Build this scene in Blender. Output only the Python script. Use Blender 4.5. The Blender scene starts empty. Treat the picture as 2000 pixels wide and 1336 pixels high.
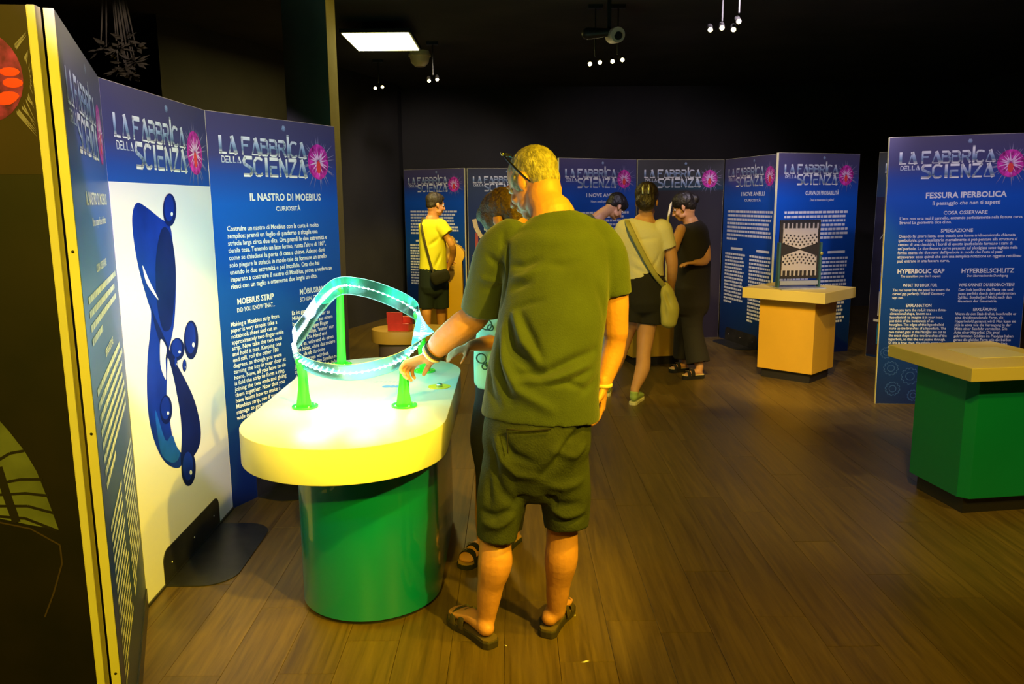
import bpy, bmesh, math, random
from mathutils import Vector, Matrix, noise
random.seed(7)
R = math.radians
sc = bpy.context.scene
COL = sc.collection

# ------------------------------------------------------------------ camera, world, exposure
CAMZ, PITCH, ROLL, F = 1.56, R(9.92), R(.45), 1570.0
cd = bpy.data.cameras.new('camera'); cd.sensor_width = 36; cd.lens = F / 2000 * 36; cd.clip_start = .05
cam = bpy.data.objects.new('camera', cd); COL.objects.link(cam)
cam.matrix_world = Matrix.Translation((0, 0, CAMZ)) @ Matrix.Rotation(R(90) - PITCH, 4, 'X') @ Matrix.Rotation(-ROLL, 4, 'Z')
sc.camera = cam
w = bpy.data.worlds.new('world'); sc.world = w; w.use_nodes = True
w.node_tree.nodes['Background'].inputs[0].default_value = (.6, .42, .3, 1)
w.node_tree.nodes['Background'].inputs[1].default_value = .035
sc.view_settings.view_transform = 'Standard'
sc.view_settings.look = 'None'
sc.view_settings.exposure = 0.0
sc.view_settings.gamma = 1.0
sc.view_settings.use_curve_mapping = False

def P(px, py, Y):                      # the point seen at photo pixel (px, py) that stands at depth Y
    x = (px - 1000) / F; y = (py - 668) / F
    c, s = math.cos(ROLL), math.sin(ROLL)
    x, y = x * c - y * s, x * s + y * c
    r = Vector((x, math.cos(PITCH) - y * math.sin(PITCH), -math.sin(PITCH) - y * math.cos(PITCH)))
    r *= Y / r.y
    return Vector((r.x, r.y, r.z + CAMZ))

def spot(name, loc, to, col, power, deg, blend=.3, size=.06):
    d = bpy.data.lights.new(name, 'SPOT'); d.color = col; d.energy = power
    d.spot_size = R(deg); d.spot_blend = blend; d.shadow_soft_size = size
    o = bpy.data.objects.new(name, d); COL.objects.link(o)
    o.location = loc; o.rotation_euler = (Vector(to) - Vector(loc)).to_track_quat('-Z', 'Y').to_euler()
    return o
def point(name, loc, col, power, size=.03, parent=None):
    d = bpy.data.lights.new(name, 'POINT'); d.color = col; d.energy = power; d.shadow_soft_size = size
    o = bpy.data.objects.new(name, d); COL.objects.link(o); o.location = loc
    return o
YEL = (1, .70, .03); GOLD = (1, .62, .03); LAV = (.66, .62, 1.0)
# stage spotlights on the ceiling, most of them behind the photographer, plus added pillar and table fills
spot('key_spot', (1.9, .1, 3.1), (-.62, 3.1, .4), YEL, 760, 29, .1)
spot('man_spot', (1.5, 1.9, 3.1), (.08, 2.95, 1.5), (1, .64, .0), 230, 56, .6)
spot('back_spot', (.4, -.8, 3.1), (.1, 2.8, .6), (1, .66, .0), 150, 34, .5)
spot('poster_spot', (-.1, .9, 3.0), (-1.45, 3.5, 1.72), (.7, .6, 1), 460, 37, .1, .05)
spot('poster_warm_spot', (.5, 1.0, 3.05), (-1.4, 3.4, .35), (1, .72, .02), 480, 34, .7)
spot('table_fill', (-1.0, .2, 3.05), (-.75, 3.1, .5), (.5, .62, 1), 12, 40, .6, .1)  # unseen bluish fill, added to cool the left side of the table
spot('edge_spot', (-.6, -.9, 2.9), (-1.12, 2.0, 1.25), (1, .74, .01), 460, 38, .5)
spot('pillar_fill', (.5, 6.12, 3.05), (-1.28, 6.05, 2.2), YEL, 90, 60, .5)  # unseen lamp, added to brighten the right edge of the pillar
spot('floor_spot', (1.0, 1.6, 3.0), (1.4, 3.6, 0), (1, .64, .02), 210, 90, .9, .1)
spot('green_spot', (2.9, 1.4, 3.0), (2.4, 4.0, .5), (1, .8, .2), 190, 46, .5)
spot('right_panel_spot', (2.2, 3.2, 3.0), (3.4, 5.9, 1.0), (.8, .7, 1), 240, 60, .6)
spot('pedestal_spot', (1.2, 3.6, 3.0), (2.5, 6.7, .4), (1, .66, .02), 420, 28, .4)
spot('women_spot', (.6, 3.6, 3.0), (1.3, 6.5, .9), (1, .68, .08), 260, 36, .5)
spot('far_panel_spot', (1.6, 5.6, 3.0), (1.7, 8.9, 1.6), (.85, .75, 1), 240, 56, .6)
spot('curve_panel_spot', (2.2, 5.2, 3.0), (3.0, 8.0, 1.2), (.8, .75, 1), 150, 50, .6)
spot('boy_spot', (-.2, 5.6, 3.0), (-.8, 8.9, .9), (1, .74, .04), 520, 34, .5)
spot('far_left_spot', (-.4, 7.6, 3.0), (-1.0, 11.0, 1.2), (.95, .85, .9), 170, 60, .6)

# ------------------------------------------------------------------ materials
MATS = {}
def mat(name, col, rough=.6, metal=0, var=0, vscale=8, bump=0, bscale=60, emit=None, estr=0, trans=0, coat=0, alpha=1, sheen=0, stretch=(1, 1, 1)):
    if name in MATS: return MATS[name]
    m = bpy.data.materials.new(name); m.use_nodes = True; nt = m.node_tree; b = nt.nodes['Principled BSDF']
    b.inputs['Base Color'].default_value = (*col, 1); b.inputs['Roughness'].default_value = rough
    b.inputs['Metallic'].default_value = metal; b.inputs['Transmission Weight'].default_value = trans
    b.inputs['Coat Weight'].default_value = coat; b.inputs['Sheen Weight'].default_value = sheen
    if emit: b.inputs['Emission Color'].default_value = (*emit, 1); b.inputs['Emission Strength'].default_value = estr
    if var or bump:
        tc = nt.nodes.new('ShaderNodeTexCoord'); mp = nt.nodes.new('ShaderNodeMapping'); mp.inputs['Scale'].default_value = stretch
        nt.links.new(tc.outputs['Object'], mp.inputs[0])
    if var:
        n = nt.nodes.new('ShaderNodeTexNoise'); n.inputs['Scale'].default_value = vscale; n.inputs['Detail'].default_value = 6
        nt.links.new(mp.outputs[0], n.inputs['Vector'])
        cr = nt.nodes.new('ShaderNodeValToRGB'); cr.color_ramp.elements[0].position = .3; cr.color_ramp.elements[1].position = .7
        cr.color_ramp.elements[0].color = (*[c * (1 - var) for c in col], 1)
        cr.color_ramp.elements[1].color = (*[min(1, c * (1 + var)) for c in col], 1)
        nt.links.new(n.outputs[0], cr.inputs[0]); nt.links.new(cr.outputs[0], b.inputs['Base Color'])
    if bump:
        n2 = nt.nodes.new('ShaderNodeTexNoise'); n2.inputs['Scale'].default_value = bscale; n2.inputs['Detail'].default_value = 4
        bp = nt.nodes.new('ShaderNodeBump'); bp.inputs['Strength'].default_value = bump; bp.inputs['Distance'].default_value = .01
        nt.links.new(mp.outputs[0], n2.inputs['Vector']); nt.links.new(n2.outputs[0], bp.inputs['Height']); nt.links.new(bp.outputs[0], b.inputs['Normal'])
    MATS[name] = m; return m

def ramp_mat(name, stops, axis='Z', rough=.35, scale=1.0, speck=0):   # colour print that runs along one object axis
    m = bpy.data.materials.new(name); m.use_nodes = True; nt = m.node_tree; b = nt.nodes['Principled BSDF']
    tc = nt.nodes.new('ShaderNodeTexCoord'); sp = nt.nodes.new('ShaderNodeSeparateXYZ'); nt.links.new(tc.outputs['Object'], sp.inputs[0])
    mu = nt.nodes.new('ShaderNodeMath'); mu.operation = 'MULTIPLY'; mu.inputs[1].default_value = scale
    nt.links.new(sp.outputs[axis], mu.inputs[0])
    cr = nt.nodes.new('ShaderNodeValToRGB'); e = cr.color_ramp.elements
    while len(e) > 1: e.remove(e[0])
    e[0].position = stops[0][0]; e[0].color = (*stops[0][1], 1)
    for p, c in stops[1:]:
        k = e.new(p); k.color = (*c, 1)
    nt.links.new(mu.outputs[0], cr.inputs[0])
    out = cr.outputs[0]
    if speck:
        n = nt.nodes.new('ShaderNodeTexNoise'); n.inputs['Scale'].default_value = 3.5; n.inputs['Detail'].default_value = 5
        nt.links.new(tc.outputs['Object'], n.inputs['Vector'])
        mx = nt.nodes.new('ShaderNodeMix'); mx.data_type = 'RGBA'; mx.blend_type = 'MULTIPLY'; mx.inputs[0].default_value = speck
        nt.links.new(out, mx.inputs[6]); nt.links.new(n.outputs[1], mx.inputs[7]); out = mx.outputs[2]
    nt.links.new(out, b.inputs['Base Color']); b.inputs['Roughness'].default_value = rough
    MATS[name] = m; return m

def setup_floor_mat():
    m = bpy.data.materials.new('oak_floor'); m.use_nodes = True; nt = m.node_tree; b = nt.nodes['Principled BSDF']; L = nt.links.new
    g = nt.nodes.new('ShaderNodeNewGeometry'); oi = nt.nodes.new('ShaderNodeObjectInfo')
    mp = nt.nodes.new('ShaderNodeMapping'); mp.inputs['Scale'].default_value = (26, 1.3, 1)
    ad = nt.nodes.new('ShaderNodeVectorMath'); ad.operation = 'ADD'
    rnd = nt.nodes.new('ShaderNodeMath'); rnd.operation = 'ADD'
    L(g.outputs['Random Per Island'], rnd.inputs[0]); L(oi.outputs['Random'], rnd.inputs[1])
    fr = nt.nodes.new('ShaderNodeMath'); fr.operation = 'FRACT'; L(rnd.outputs[0], fr.inputs[0])
    m10 = nt.nodes.new('ShaderNodeMath'); m10.operation = 'MULTIPLY'; m10.inputs[1].default_value = 17; L(fr.outputs[0], m10.inputs[0])
    L(g.outputs['Position'], ad.inputs[0]); L(m10.outputs[0], ad.inputs[1]); L(ad.outputs[0], mp.inputs[0])
    n = nt.nodes.new('ShaderNodeTexNoise'); n.inputs['Scale'].default_value = 1.6; n.inputs['Detail'].default_value = 8; n.inputs['Roughness'].default_value = .65; n.inputs['Distortion'].default_value = .6
    L(mp.outputs[0], n.inputs['Vector'])
    cr = nt.nodes.new('ShaderNodeValToRGB'); e = cr.color_ramp.elements
    e[0].position = .28; e[0].color = (.07, .043, .010, 1); e[1].position = .75; e[1].color = (.19, .12, .028, 1)
    L(n.outputs[0], cr.inputs[0])
    hs = nt.nodes.new('ShaderNodeHueSaturation'); mr = nt.nodes.new('ShaderNodeMapRange'); mr.inputs[3].default_value = .88; mr.inputs[4].default_value = 1.1
    L(fr.outputs[0], mr.inputs[0]); L(mr.outputs[0], hs.inputs['Value']); L(cr.outputs[0], hs.inputs['Color']); L(hs.outputs[0], b.inputs['Base Color'])
    mr2 = nt.nodes.new('ShaderNodeMapRange'); mr2.inputs[3].default_value = .3; mr2.inputs[4].default_value = .48; L(n.outputs[0], mr2.inputs[0]); L(mr2.outputs[0], b.inputs['Roughness'])
    bp = nt.nodes.new('ShaderNodeBump'); bp.inputs['Strength'].default_value = .25; bp.inputs['Distance'].default_value = .003; L(n.outputs[0], bp.inputs['Height']); L(bp.outputs[0], b.inputs['Normal'])
    MATS['oak_floor'] = m; return m

M_floor = setup_floor_mat()
M_wall = mat('black_wall_paint', (.026, .022, .019), .85, var=.25, vscale=1.5, bump=.15)
M_wall2 = mat('charcoal_pillar_paint', (.12, .11, .09), .8, var=.2, vscale=2, bump=.15)
M_ceil = mat('black_ceiling', (.03, .027, .022), .9, var=.3, vscale=2, bump=.2, bscale=25)
M_board = mat('cream_board_edge', (.86, .78, .42), .5, var=.05, vscale=5)
M_steel = mat('dark_steel_plate', (.05, .048, .045), .35, .6, var=.3, vscale=9)
M_white = mat('white_print', (.82, .82, .8), .5)
M_blue = ramp_mat('blue_print', [(0, (.006, .02, .09)), (.2, (.004, .035, .16)), (.55, (.006, .07, .36)), (.78, (.008, .1, .52)), (.85, (.02, .075, .36)), (.9, (.06, .06, .17)), (1, (.085, .07, .13))], scale=.5, speck=.0)  # printed gradient; its purple grey top also carries the lavender light's tint
M_dark = ramp_mat('dark_print', [(0, (.03, .02, .022)), (.83, (.035, .028, .028)), (.84, (.015, .05, .07)), (.9, (.05, .05, .05)), (1, (.05, .045, .04))], scale=.5)
M_night = ramp_mat('blue_grey_print', [(0, (.004, .02, .09)), (.6, (.008, .03, .11)), (.85, (.02, .04, .08)), (1, (.03, .03, .04))], scale=.5)
M_logo = ramp_mat('chrome_lettering_print', [(0, (.02, .03, .08)), (.04, (.5, .5, .48)), (.2, (.12, .2, .3)), (.5, (.35, .45, .6)), (.85, (.8, .8, .78)), (1, (.9, .88, .8))], scale=1)
def logo_mat():
    m = MATS['chrome_lettering_print']; nt = m.node_tree                # both lines of lettering run the same ramp
    sp = [n for n in nt.nodes if n.type == 'SEPXYZ'][0]; mu = [n for n in nt.nodes if n.type == 'MATH'][0]; cr = [n for n in nt.nodes if n.type == 'VALTORGB'][0]
    sub = nt.nodes.new('ShaderNodeMath'); sub.operation = 'SUBTRACT'; sub.inputs[1].default_value = 1.705
    nt.links.new(sp.outputs['Z'], sub.inputs[0])
    mo = nt.nodes.new('ShaderNodeMath'); mo.operation = 'FLOORED_MODULO'; mo.inputs[1].default_value = .105
    nt.links.new(sub.outputs[0], mo.inputs[0]); mu.inputs[1].default_value = 1 / .09; nt.links.new(mo.outputs[0], mu.inputs[0])
logo_mat()
M_plasma = mat('magenta_plasma_print', (.55, .03, .3), .4, var=.7, vscale=30)
M_ray = mat('pale_pink_ray_print', (.9, .55, .75), .5)
M_raydim = mat('violet_grey_ray_print', (.28, .24, .36), .5)
M_redprint = mat('red_glow_print', (.9, .06, .05), .5)

# ------------------------------------------------------------------ mesh helpers
class MB:
    def __init__(s): s.v = []; s.f = []; s.m = []; s.cur = 0
    def add(s, vs, fs):
        o = len(s.v); s.v += [tuple(p) for p in vs]; s.f += [tuple(i + o for i in f) for f in fs]; s.m += [s.cur] * len(fs)
    def box(s, c, d, M=None):
        x, y, z = d[0] / 2, d[1] / 2, d[2] / 2; c = Vector(c)
        vs = [c + Vector((a * x, b * y, e * z)) for a in (-1, 1) for b in (-1, 1) for e in (-1, 1)]
        if M: vs = [M @ v for v in vs]
        s.add(vs, [(0, 1, 3, 2), (4, 6, 7, 5), (0, 4, 5, 1), (2, 3, 7, 6), (0, 2, 6, 4), (1, 5, 7, 3)])
    def prism(s, pts, a, b, fn=None):          # polygon pts (2d) extruded from a to b; fn maps (x, y, t) to 3d
        fn = fn or (lambda x, y, t: (x, y, t)); n = len(pts)
        vs = [fn(x, y, a) for x, y in pts] + [fn(x, y, b) for x, y in pts]
        s.add(vs, [tuple(range(n))[::-1], tuple(range(n, 2 * n))] + [(i, (i + 1) % n, n + (i + 1) % n, n + i) for i in range(n)])
    def ell(s, c, r, M=None, n=20, k=12):
        vs = []; c = Vector(c)
        for i in range(k + 1):
            a = math.pi * i / k
            for j in range(n):
                t = 2 * math.pi * j / n
                p = c + Vector((r[0] * math.sin(a) * math.cos(t), r[1] * math.sin(a) * math.sin(t), r[2] * math.cos(a)))
                vs.append(M @ p if M else p)
        s.add(vs, [(i * n + j, (i + 1) * n + j, (i + 1) * n + (j + 1) % n, i * n + (j + 1) % n) for i in range(k) for j in range(n)])
    def rings(s, rings):                        # loft of equal rings, ends closed
        n = len(rings[0]); vs = [p for r in rings for p in r]
        fs = [(i * n + j, i * n + (j + 1) % n, (i + 1) * n + (j + 1) % n, (i + 1) * n + j) for i in range(len(rings) - 1) for j in range(n)]
        fs += [tuple(range(n))[::-1], tuple(range((len(rings) - 1) * n, len(rings) * n))]
        s.add(vs, fs)
    def tube(s, pts, rad, hint=(1, 0, 0), n=16, sub=4, caps=('round', 'round'), sq=2.0, M=None):
        pts = [Vector(p) for p in pts]; rad = [(r, r) if not isinstance(r, tuple) else r for r in rad]
        P_, R_ = [], []
        for i in range(len(pts) - 1):
            p0 = pts[max(i - 1, 0)]; p1 = pts[i]; p2 = pts[i + 1]; p3 = pts[min(i + 2, len(pts) - 1)]
            for q in range(sub):
                t = q / sub
                P_.append(.5 * ((2 * p1) + (p2 - p0) * t + (2 * p0 - 5 * p1 + 4 * p2 - p3) * t * t + (3 * p1 - p0 - 3 * p2 + p3) * t ** 3))
                u = t * t * (3 - 2 * t)
                R_.append((rad[i][0] * (1 - u) + rad[i + 1][0] * u, rad[i][1] * (1 - u) + rad[i + 1][1] * u))
        P_.append(pts[-1]); R_.append(rad[-1]); hint = Vector(hint); rings = []
        def ring(p, t, r):
            sd = hint - t * hint.dot(t)
            if sd.length < 1e-4: sd = t.orthogonal()
            sd.normalize(); ot = t.cross(sd); out = []
            for j in range(n):
                a = 2 * math.pi * j / n; ca, sa = math.cos(a), math.sin(a)
                if sq != 2:
                    ca = math.copysign(abs(ca) ** (2 / sq), ca); sa = math.copysign(abs(sa) ** (2 / sq), sa)
                q = p + sd * r[0] * ca + ot * r[1] * sa
                out.append(M @ q if M else q)
            return out
        T = [(P_[min(i + 1, len(P_) - 1)] - P_[max(i - 1, 0)]).normalized() for i in range(len(P_))]
        def cap(kind, p, t, r, sign):
            m = min(r)
            if kind == 'round': return [ring(p + t * sign * m * math.sin(a), t, (r[0] * math.cos(a), r[1] * math.cos(a))) for a in (.5, 1.0, 1.35, 1.53)]
            if kind == 'hollow': return [ring(p, t, (r[0] * .99, r[1] * .99)), ring(p, t, (r[0] - .011, r[1] - .011)), ring(p - t * sign * .035, t, (r[0] - .014, r[1] - .014))]
            return []
        a = cap(caps[0], P_[0], T[0], R_[0], -1)[::-1]; b = cap(caps[1], P_[-1], T[-1], R_[-1], 1)
        s.rings(a + [ring(p, t, r) for p, t, r in zip(P_, T, R_)] + b)
    def build(s, name, m, parent=None, smooth=False, bevel=0, M=None):
        me = bpy.data.meshes.new(name); me.from_pydata(s.v, [], s.f)
        ms = m if isinstance(m, (list, tuple)) else [m]
        for x in ms: me.materials.append(x)
        if len(ms) > 1:
            for p, i in zip(me.polygons, s.m): p.material_index = i
        return finish(me, name, parent, smooth, bevel, M)

def finish(me, name, parent=None, smooth=False, bevel=0, M=None, fix=True):
    if fix:
        bm = bmesh.new(); bm.from_mesh(me)
        bmesh.ops.remove_doubles(bm, verts=bm.verts, dist=1e-6)
        bmesh.ops.recalc_face_normals(bm, faces=bm.faces)
        if bevel:
            ed = [e for e in bm.edges if len(e.link_faces) == 2 and e.calc_face_angle(0) > .6]
            bmesh.ops.bevel(bm, geom=ed, offset=bevel, segments=2, affect='EDGES', profile=.5)
        bm.to_mesh(me); bm.free()
    if smooth:
        for p in me.polygons: p.use_smooth = True
    o = bpy.data.objects.new(name, me); COL.objects.link(o)
    if smooth == 'auto': me.set_sharp_from_angle(angle=R(35))
    if parent: put(o, parent)
    if M is not None: o.matrix_local = M
    return o

WM = {}                                          # world matrices of the empties
def put(o, parent):                              # parent keeps world placement unless the parent is a "local" frame
    o.parent = parent
    if parent.name in WM: o.matrix_parent_inverse = WM[parent.name].inverted()
def thing(name, label, cat, loc=(0, 0, 0), rz=0, group=None, local=True):
    o = bpy.data.objects.new(name, None); o.empty_display_size = .1; COL.objects.link(o)
    o.location = loc; o.rotation_euler = (0, 0, rz); o['label'] = label; o['category'] = cat
    if group: o['group'] = group
    if not local: WM[o.name] = Matrix.Translation(loc) @ Matrix.Rotation(rz, 4, 'Z')
    return o
def tag(o, label=None, cat=None, group=None, kind=None):
    if label: o['label'] = label
    if cat: o['category'] = cat
    if group: o['group'] = group
    if kind: o['kind'] = kind
    return o

def remesh(mb, name, m, parent, voxel=.006, it=4, fold=None, nz=0, nzs=20, anis=(1, 1, 1)):
    me = bpy.data.meshes.new('tmp'); me.from_pydata(mb.v, [], mb.f)
    bm = bmesh.new(); bm.from_mesh(me); bmesh.ops.recalc_face_normals(bm, faces=bm.faces); bm.to_mesh(me); bm.free()
    t = bpy.data.objects.new('tmp', me); COL.objects.link(t)
    r = t.modifiers.new('r', 'REMESH'); r.mode = 'VOXEL'; r.voxel_size = voxel
    if it: s = t.modifiers.new('s', 'SMOOTH'); s.iterations = it; s.factor = .5
    dg = bpy.context.evaluated_depsgraph_get(); dg.update()
    nm = bpy.data.meshes.new_from_object(t.evaluated_get(dg))
    bpy.data.objects.remove(t); bpy.data.meshes.remove(me); nm.name = name
    if fold or nz:
        ns = [v.normal.copy() for v in nm.vertices]; cs = [v.co.copy() for v in nm.vertices]
        for v, n, c in zip(nm.vertices, ns, cs):
            d = 0
            if fold: d += fold(c, n)
            if nz: d += nz * noise.noise(Vector((c.x * anis[0], c.y * anis[1], c.z * anis[2])) * nzs)
            v.co = c + n * d
    if fold:
        bm = bmesh.new(); bm.from_mesh(nm)
        for _ in range(2): bmesh.ops.smooth_vert(bm, verts=bm.verts, factor=.5, use_axis_x=True, use_axis_y=True, use_axis_z=True)
        bm.to_mesh(nm); bm.free()
    nm.materials.clear(); nm.materials.append(m)
    return finish(nm, name, parent, smooth=True, fix=False)

# ------------------------------------------------------------------ the room
def build_room():
    b = MB(); b.box((1, 4.5, -.06), (13, 16, .1)); fl = tag(b.build('floor', M_wall), kind='structure')
    random.seed(3); spots = []
    PW, PL = .19, 1.25
    for i in range(-17, 36):
        off = random.uniform(0, PL)
        for j in range(-1, 10):
            spots.append((i * PW + .06, j * PL + off))
    def dist(s): return math.hypot(s[0] - .3, (s[1] - 2.0) * .9)
    spots.sort(key=dist)
    m = MB(); m.box((0, 0, -.005), (PW - .0012, PL - .0014, .012))
    first = m.build('floorboard', M_floor, fl, bevel=.0008); first.location = (*spots[0], 0)
    for s in spots[1:300]:
        c = first.copy(); COL.objects.link(c); c.location = (*s, random.uniform(-.0003, .0003))
    rest = MB()
    for s in spots[300:]: rest.box((s[0], s[1], -.005), (PW - .0012, PL - .0014, .012))
    tag(rest.build('distant_floorboards', M_floor, fl), kind='stuff')
    for nm, c, d in (('wall_back', (1, 11.9, 1.6), (13, .2, 3.3)), ('wall_right', (6.6, 4.5, 1.6), (.2, 16, 3.3)), ('wall_left', (-4.6, 4.5, 1.6), (.2, 16, 3.3)), ('wall_front', (1, -2.9, 1.6), (13, .2, 3.3))):
        b = MB(); b.box(c, d); tag(b.build(nm, M_wall), kind='structure')
    b = MB(); b.box((1, 4.5, 3.2), (13, 16, .1)); tag(b.build('ceiling', M_ceil), kind='structure')
    # side wall that ends where the back room opens, and the pillar behind the blue poster
    b = MB(); b.prism([(-3.0, 7.2), (-1.545, 11.4), (-1.545, 11.8), (-3.2, 11.8)], 0, 3.15); tag(b.build('wall_side', M_wall), kind='structure')
    b = MB(); b.prism([(-1.60, 5.95), (-1.265, 5.85), (-1.285, 6.25), (-1.60, 6.3)], 0, 3.15)
    o = b.build('pillar', M_wall2, bevel=.004); tag(o, 'square dark grey pillar rising behind the text poster', 'pillar')
    b = MB()
    for y in (4.2, 6.4): b.box((.6, y, 3.12), (7, .07, .06))
    tag(b.build('trim_1', M_ceil), kind='structure')
build_room()

# ------------------------------------------------------------------ lettering
TC = {}
def text_shape(s, bold=0.0, res=2):
    k = (s, bold)
    if k in TC: return TC[k]
    c = bpy.data.curves.new('t', 'FONT'); c.body = s; c.size = 1; c.resolution_u = res; c.offset = bold; c.fill_mode = 'FRONT'
    o = bpy.data.objects.new('t', c); COL.objects.link(o)
    me = bpy.data.meshes.new_from_object(o.evaluated_get(bpy.context.evaluated_depsgraph_get()))
    vs = [tuple(v.co) for v in me.vertices]; fs = [tuple(p.vertices) for p in me.polygons]
    bpy.data.objects.remove(o); bpy.data.curves.remove(c); bpy.data.meshes.remove(me)
    wd = max([v[0] for v in vs], default=.1)
    TC[k] = (vs, fs, wd); return TC[k]
def put_text(mb, s, u, z, size, align='l', width=None, bold=.0, sx=1, y=-.002):
    vs, fs, wd = text_shape(s, bold)
    k = size * sx
    if width: k = width / wd
    x0 = u - (wd * k / 2 if align == 'c' else 0)
    mb.add([(x0 + v[0] * k, y, z + v[1] * size) for v in vs], fs)
def paragraph(mb, lines, u0, u1, z, pitch, size, bold=.012):
    wd = max(text_shape(l, bold)[2] for l in lines); k = (u1 - u0) / wd
    for i, l in enumerate(lines): put_text(mb, l, u0, z - i * pitch, size, bold=bold, sx=k / size)
def word_bars(mb, u0, u1, z, pitch, h, n, seed=0):      # body text too small in the photo to read
    rnd = random.Random(seed)
    for i in range(n):
        end = u1 - rnd.random() * .12 * (u1 - u0)
        if i == n - 1: end = u0 + (u1 - u0) * rnd.uniform(.2, .5)
        x = u0
        while x < end - .01:
            wl = rnd.uniform(.018, .055); e = min(x + wl, end); zz = z - i * pitch
            mb.add([(x, -.002, zz), (e, -.002, zz), (e, -.002, zz + h), (x, -.002, zz + h)], [(0, 1, 2, 3)]); x = e + .008
# strokes of the poster title, one unit cell each: (points, weight)
GL = {'L': [([(0, 1), (0, 0)], 1.25), ([(0, 0), (.72, 0)], .7)], 'A': [([(.02, 0), (.44, 1)], .55), ([(.44, 1), (.92, 0)], 1.5), ([(.12, 0), (.92, 0)], .5)],
      'F': [([(0, 0), (0, 1)], .8), ([(0, 1), (.85, 1)], 1.2), ([(.12, .55), (.62, .55)], .8)],
      'B': [([(.0, 0), (.0, .75)], .7), ([(0, 1), (.6, 1), (.78, .88), (.78, .66), (.62, .55), (.15, .55)], 1.0), ([(.62, .55), (.86, .42), (.86, .14), (.66, 0), (.15, 0)], .8)],
      'R': [([(0, 0), (0, .75)], .7), ([(0, 1), (.62, 1), (.8, .86), (.8, .64), (.62, .5), (.15, .5)], 1.0), ([(.45, .5), (.85, 0)], 1.0)],
      'i': [([(.1, 0), (.1, 1.45)], 1.1)], 'C': [([(.85, .92), (.6, 1), (.25, 1), (0, .78), (0, .22), (.25, 0), (.6, 0), (.85, .1)], .85)],
      'D': [([(0, 0), (0, .75)], .7), ([(0, 1), (.55, 1), (.85, .75), (.85, .25), (.55, 0), (0, 0)], .9)],
      'E': [([(.8, 1), (0, 1)], 1.0), ([(.0, .52), (.7, .52)], .8), ([(0, .52), (0, 0), (.8, 0)], .8)],
      'S': [([(.85, 1), (.15, 1), (.0, .8), (.1, .62), (.5, .5), (.8, .38), (.85, .15), (.65, 0), (0, 0)], 1.05)],
      'I': [([(.22, 0), (.22, 1)], 1.2)], 'N': [([(0, 0), (0, 1)], .8), ([(0, 1), (.8, 0)], 1.2), ([(.8, 0), (.8, 1)], .8)],
      'Z': [([(0, 1), (.85, 1)], 1.1), ([(.85, 1), (.0, 0)], .8), ([(0, 0), (.88, 0)], .8)]}
def glyphs(mb, s, u0, u1, z0, z1, wt=.2):
    ws = [.62 if c == 'I' else .34 if c == 'i' else (.5 if c == ' ' else 1.02) for c in s]; tot = sum(ws); k = (u1 - u0) / tot; h = z1 - z0; x = u0
    for c, wc in zip(s, ws):
        for pts, th in GL.get(c, []):
            t = th * wt * h / 2
            for a, b in zip(pts[:-1], pts[1:]):
                A = Vector((x + a[0] * k * .9, z0 + a[1] * h)); B = Vector((x + b[0] * k * .9, z0 + b[1] * h)); d = (B - A).normalized(); n = Vector((-d.y, d.x)) * t; e = d * t * .55
                q = [A - n - e, B - n + e, B + n + e, A + n - e]
                mb.add([(p.x, -.002, p.y) for p in q], [(0, 1, 2, 3)])
        x += wc * k
def logo(parent, dim=False, w=1.0):
    mb = MB()
    glyphs(mb, 'LA', .085 * w, .2 * w, 1.808, 1.885); glyphs(mb, 'FABBRiCA', .235 * w, .735 * w, 1.808, 1.885)
    glyphs(mb, 'DELLA', .088 * w, .222 * w, 1.762, 1.79, .2); glyphs(mb, 'SCIENZA', .238 * w, .735 * w, 1.703, 1.79)
    tag(mb.build('title_lettering', M_logo, parent), kind='stuff')
    st = MB()
    for k in range(6):
        a = math.pi * k / 6; c, s = math.cos(a) * .016, math.sin(a) * .016; n = Vector((-s, c)).normalized() * .0017
        x0, z0 = .552 * w, 1.955
        st.add([(x0 - c - n.x, -.002, z0 - s - n.y), (x0 + c - n.x, -.002, z0 + s - n.y), (x0 + c + n.x, -.002, z0 + s + n.y), (x0 - c + n.x, -.002, z0 - s + n.y)], [(0, 1, 2, 3)])
    st.build('star_print', M_logo, parent)
    cx, cz, r = .835 * w, 1.79, .098
    b = MB(); b.add([(cx + r * math.cos(a) * .93, -.0018, cz + r * math.sin(a)) for a in [2 * math.pi * i / 28 for i in range(28)]], [tuple(range(28))])
    pb = b.build('plasma_ball_print', M_plasma, parent)
    rnd = random.Random(5); ra = MB(); rb = MB()
    def ray(mb, a, r0, r1, wd, y):
        x0, z0 = cx + r0 * math.cos(a), cz + r0 * math.sin(a); x1, z1 = cx + r1 * math.cos(a), cz + r1 * math.sin(a); n = (-math.sin(a) * wd, math.cos(a) * wd)
        mb.add([(x0 - n[0], y, z0 - n[1]), (x1, y, z1), (x0 + n[0], y, z0 + n[1])], [(0, 1, 2)])
    for k in range(17):
        a = 2 * math.pi * (k + rnd.random() * .6) / 17; ray(ra, a, .012, r * rnd.uniform(.7, .97), .0065, -.0026)
    for k in range(26):
        a = 2 * math.pi * (k + rnd.random()) / 26
        x1 = min(r * rnd.uniform(1.15, 1.75), (.99 * w - cx) / max(.05, math.cos(a)) if math.cos(a) > 0 else 9, (1.99 - cz) / max(.05, math.sin(a)) if math.sin(a) > 0 else 9)
        ray(rb, a, r * .9, x1, .0035, -.0014)
    ra.build('plasma_ray', M_ray, pb); rb.build('outer_ray', M_raydim, pb)
    b = MB(); b.add([(cx + .02 * math.cos(a), -.0028, cz - .03 + .035 * math.sin(a)) for a in [2 * math.pi * i / 12 for i in range(12)]], [tuple(range(12))]); b.build('plasma_core', M_redprint, pb)

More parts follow.
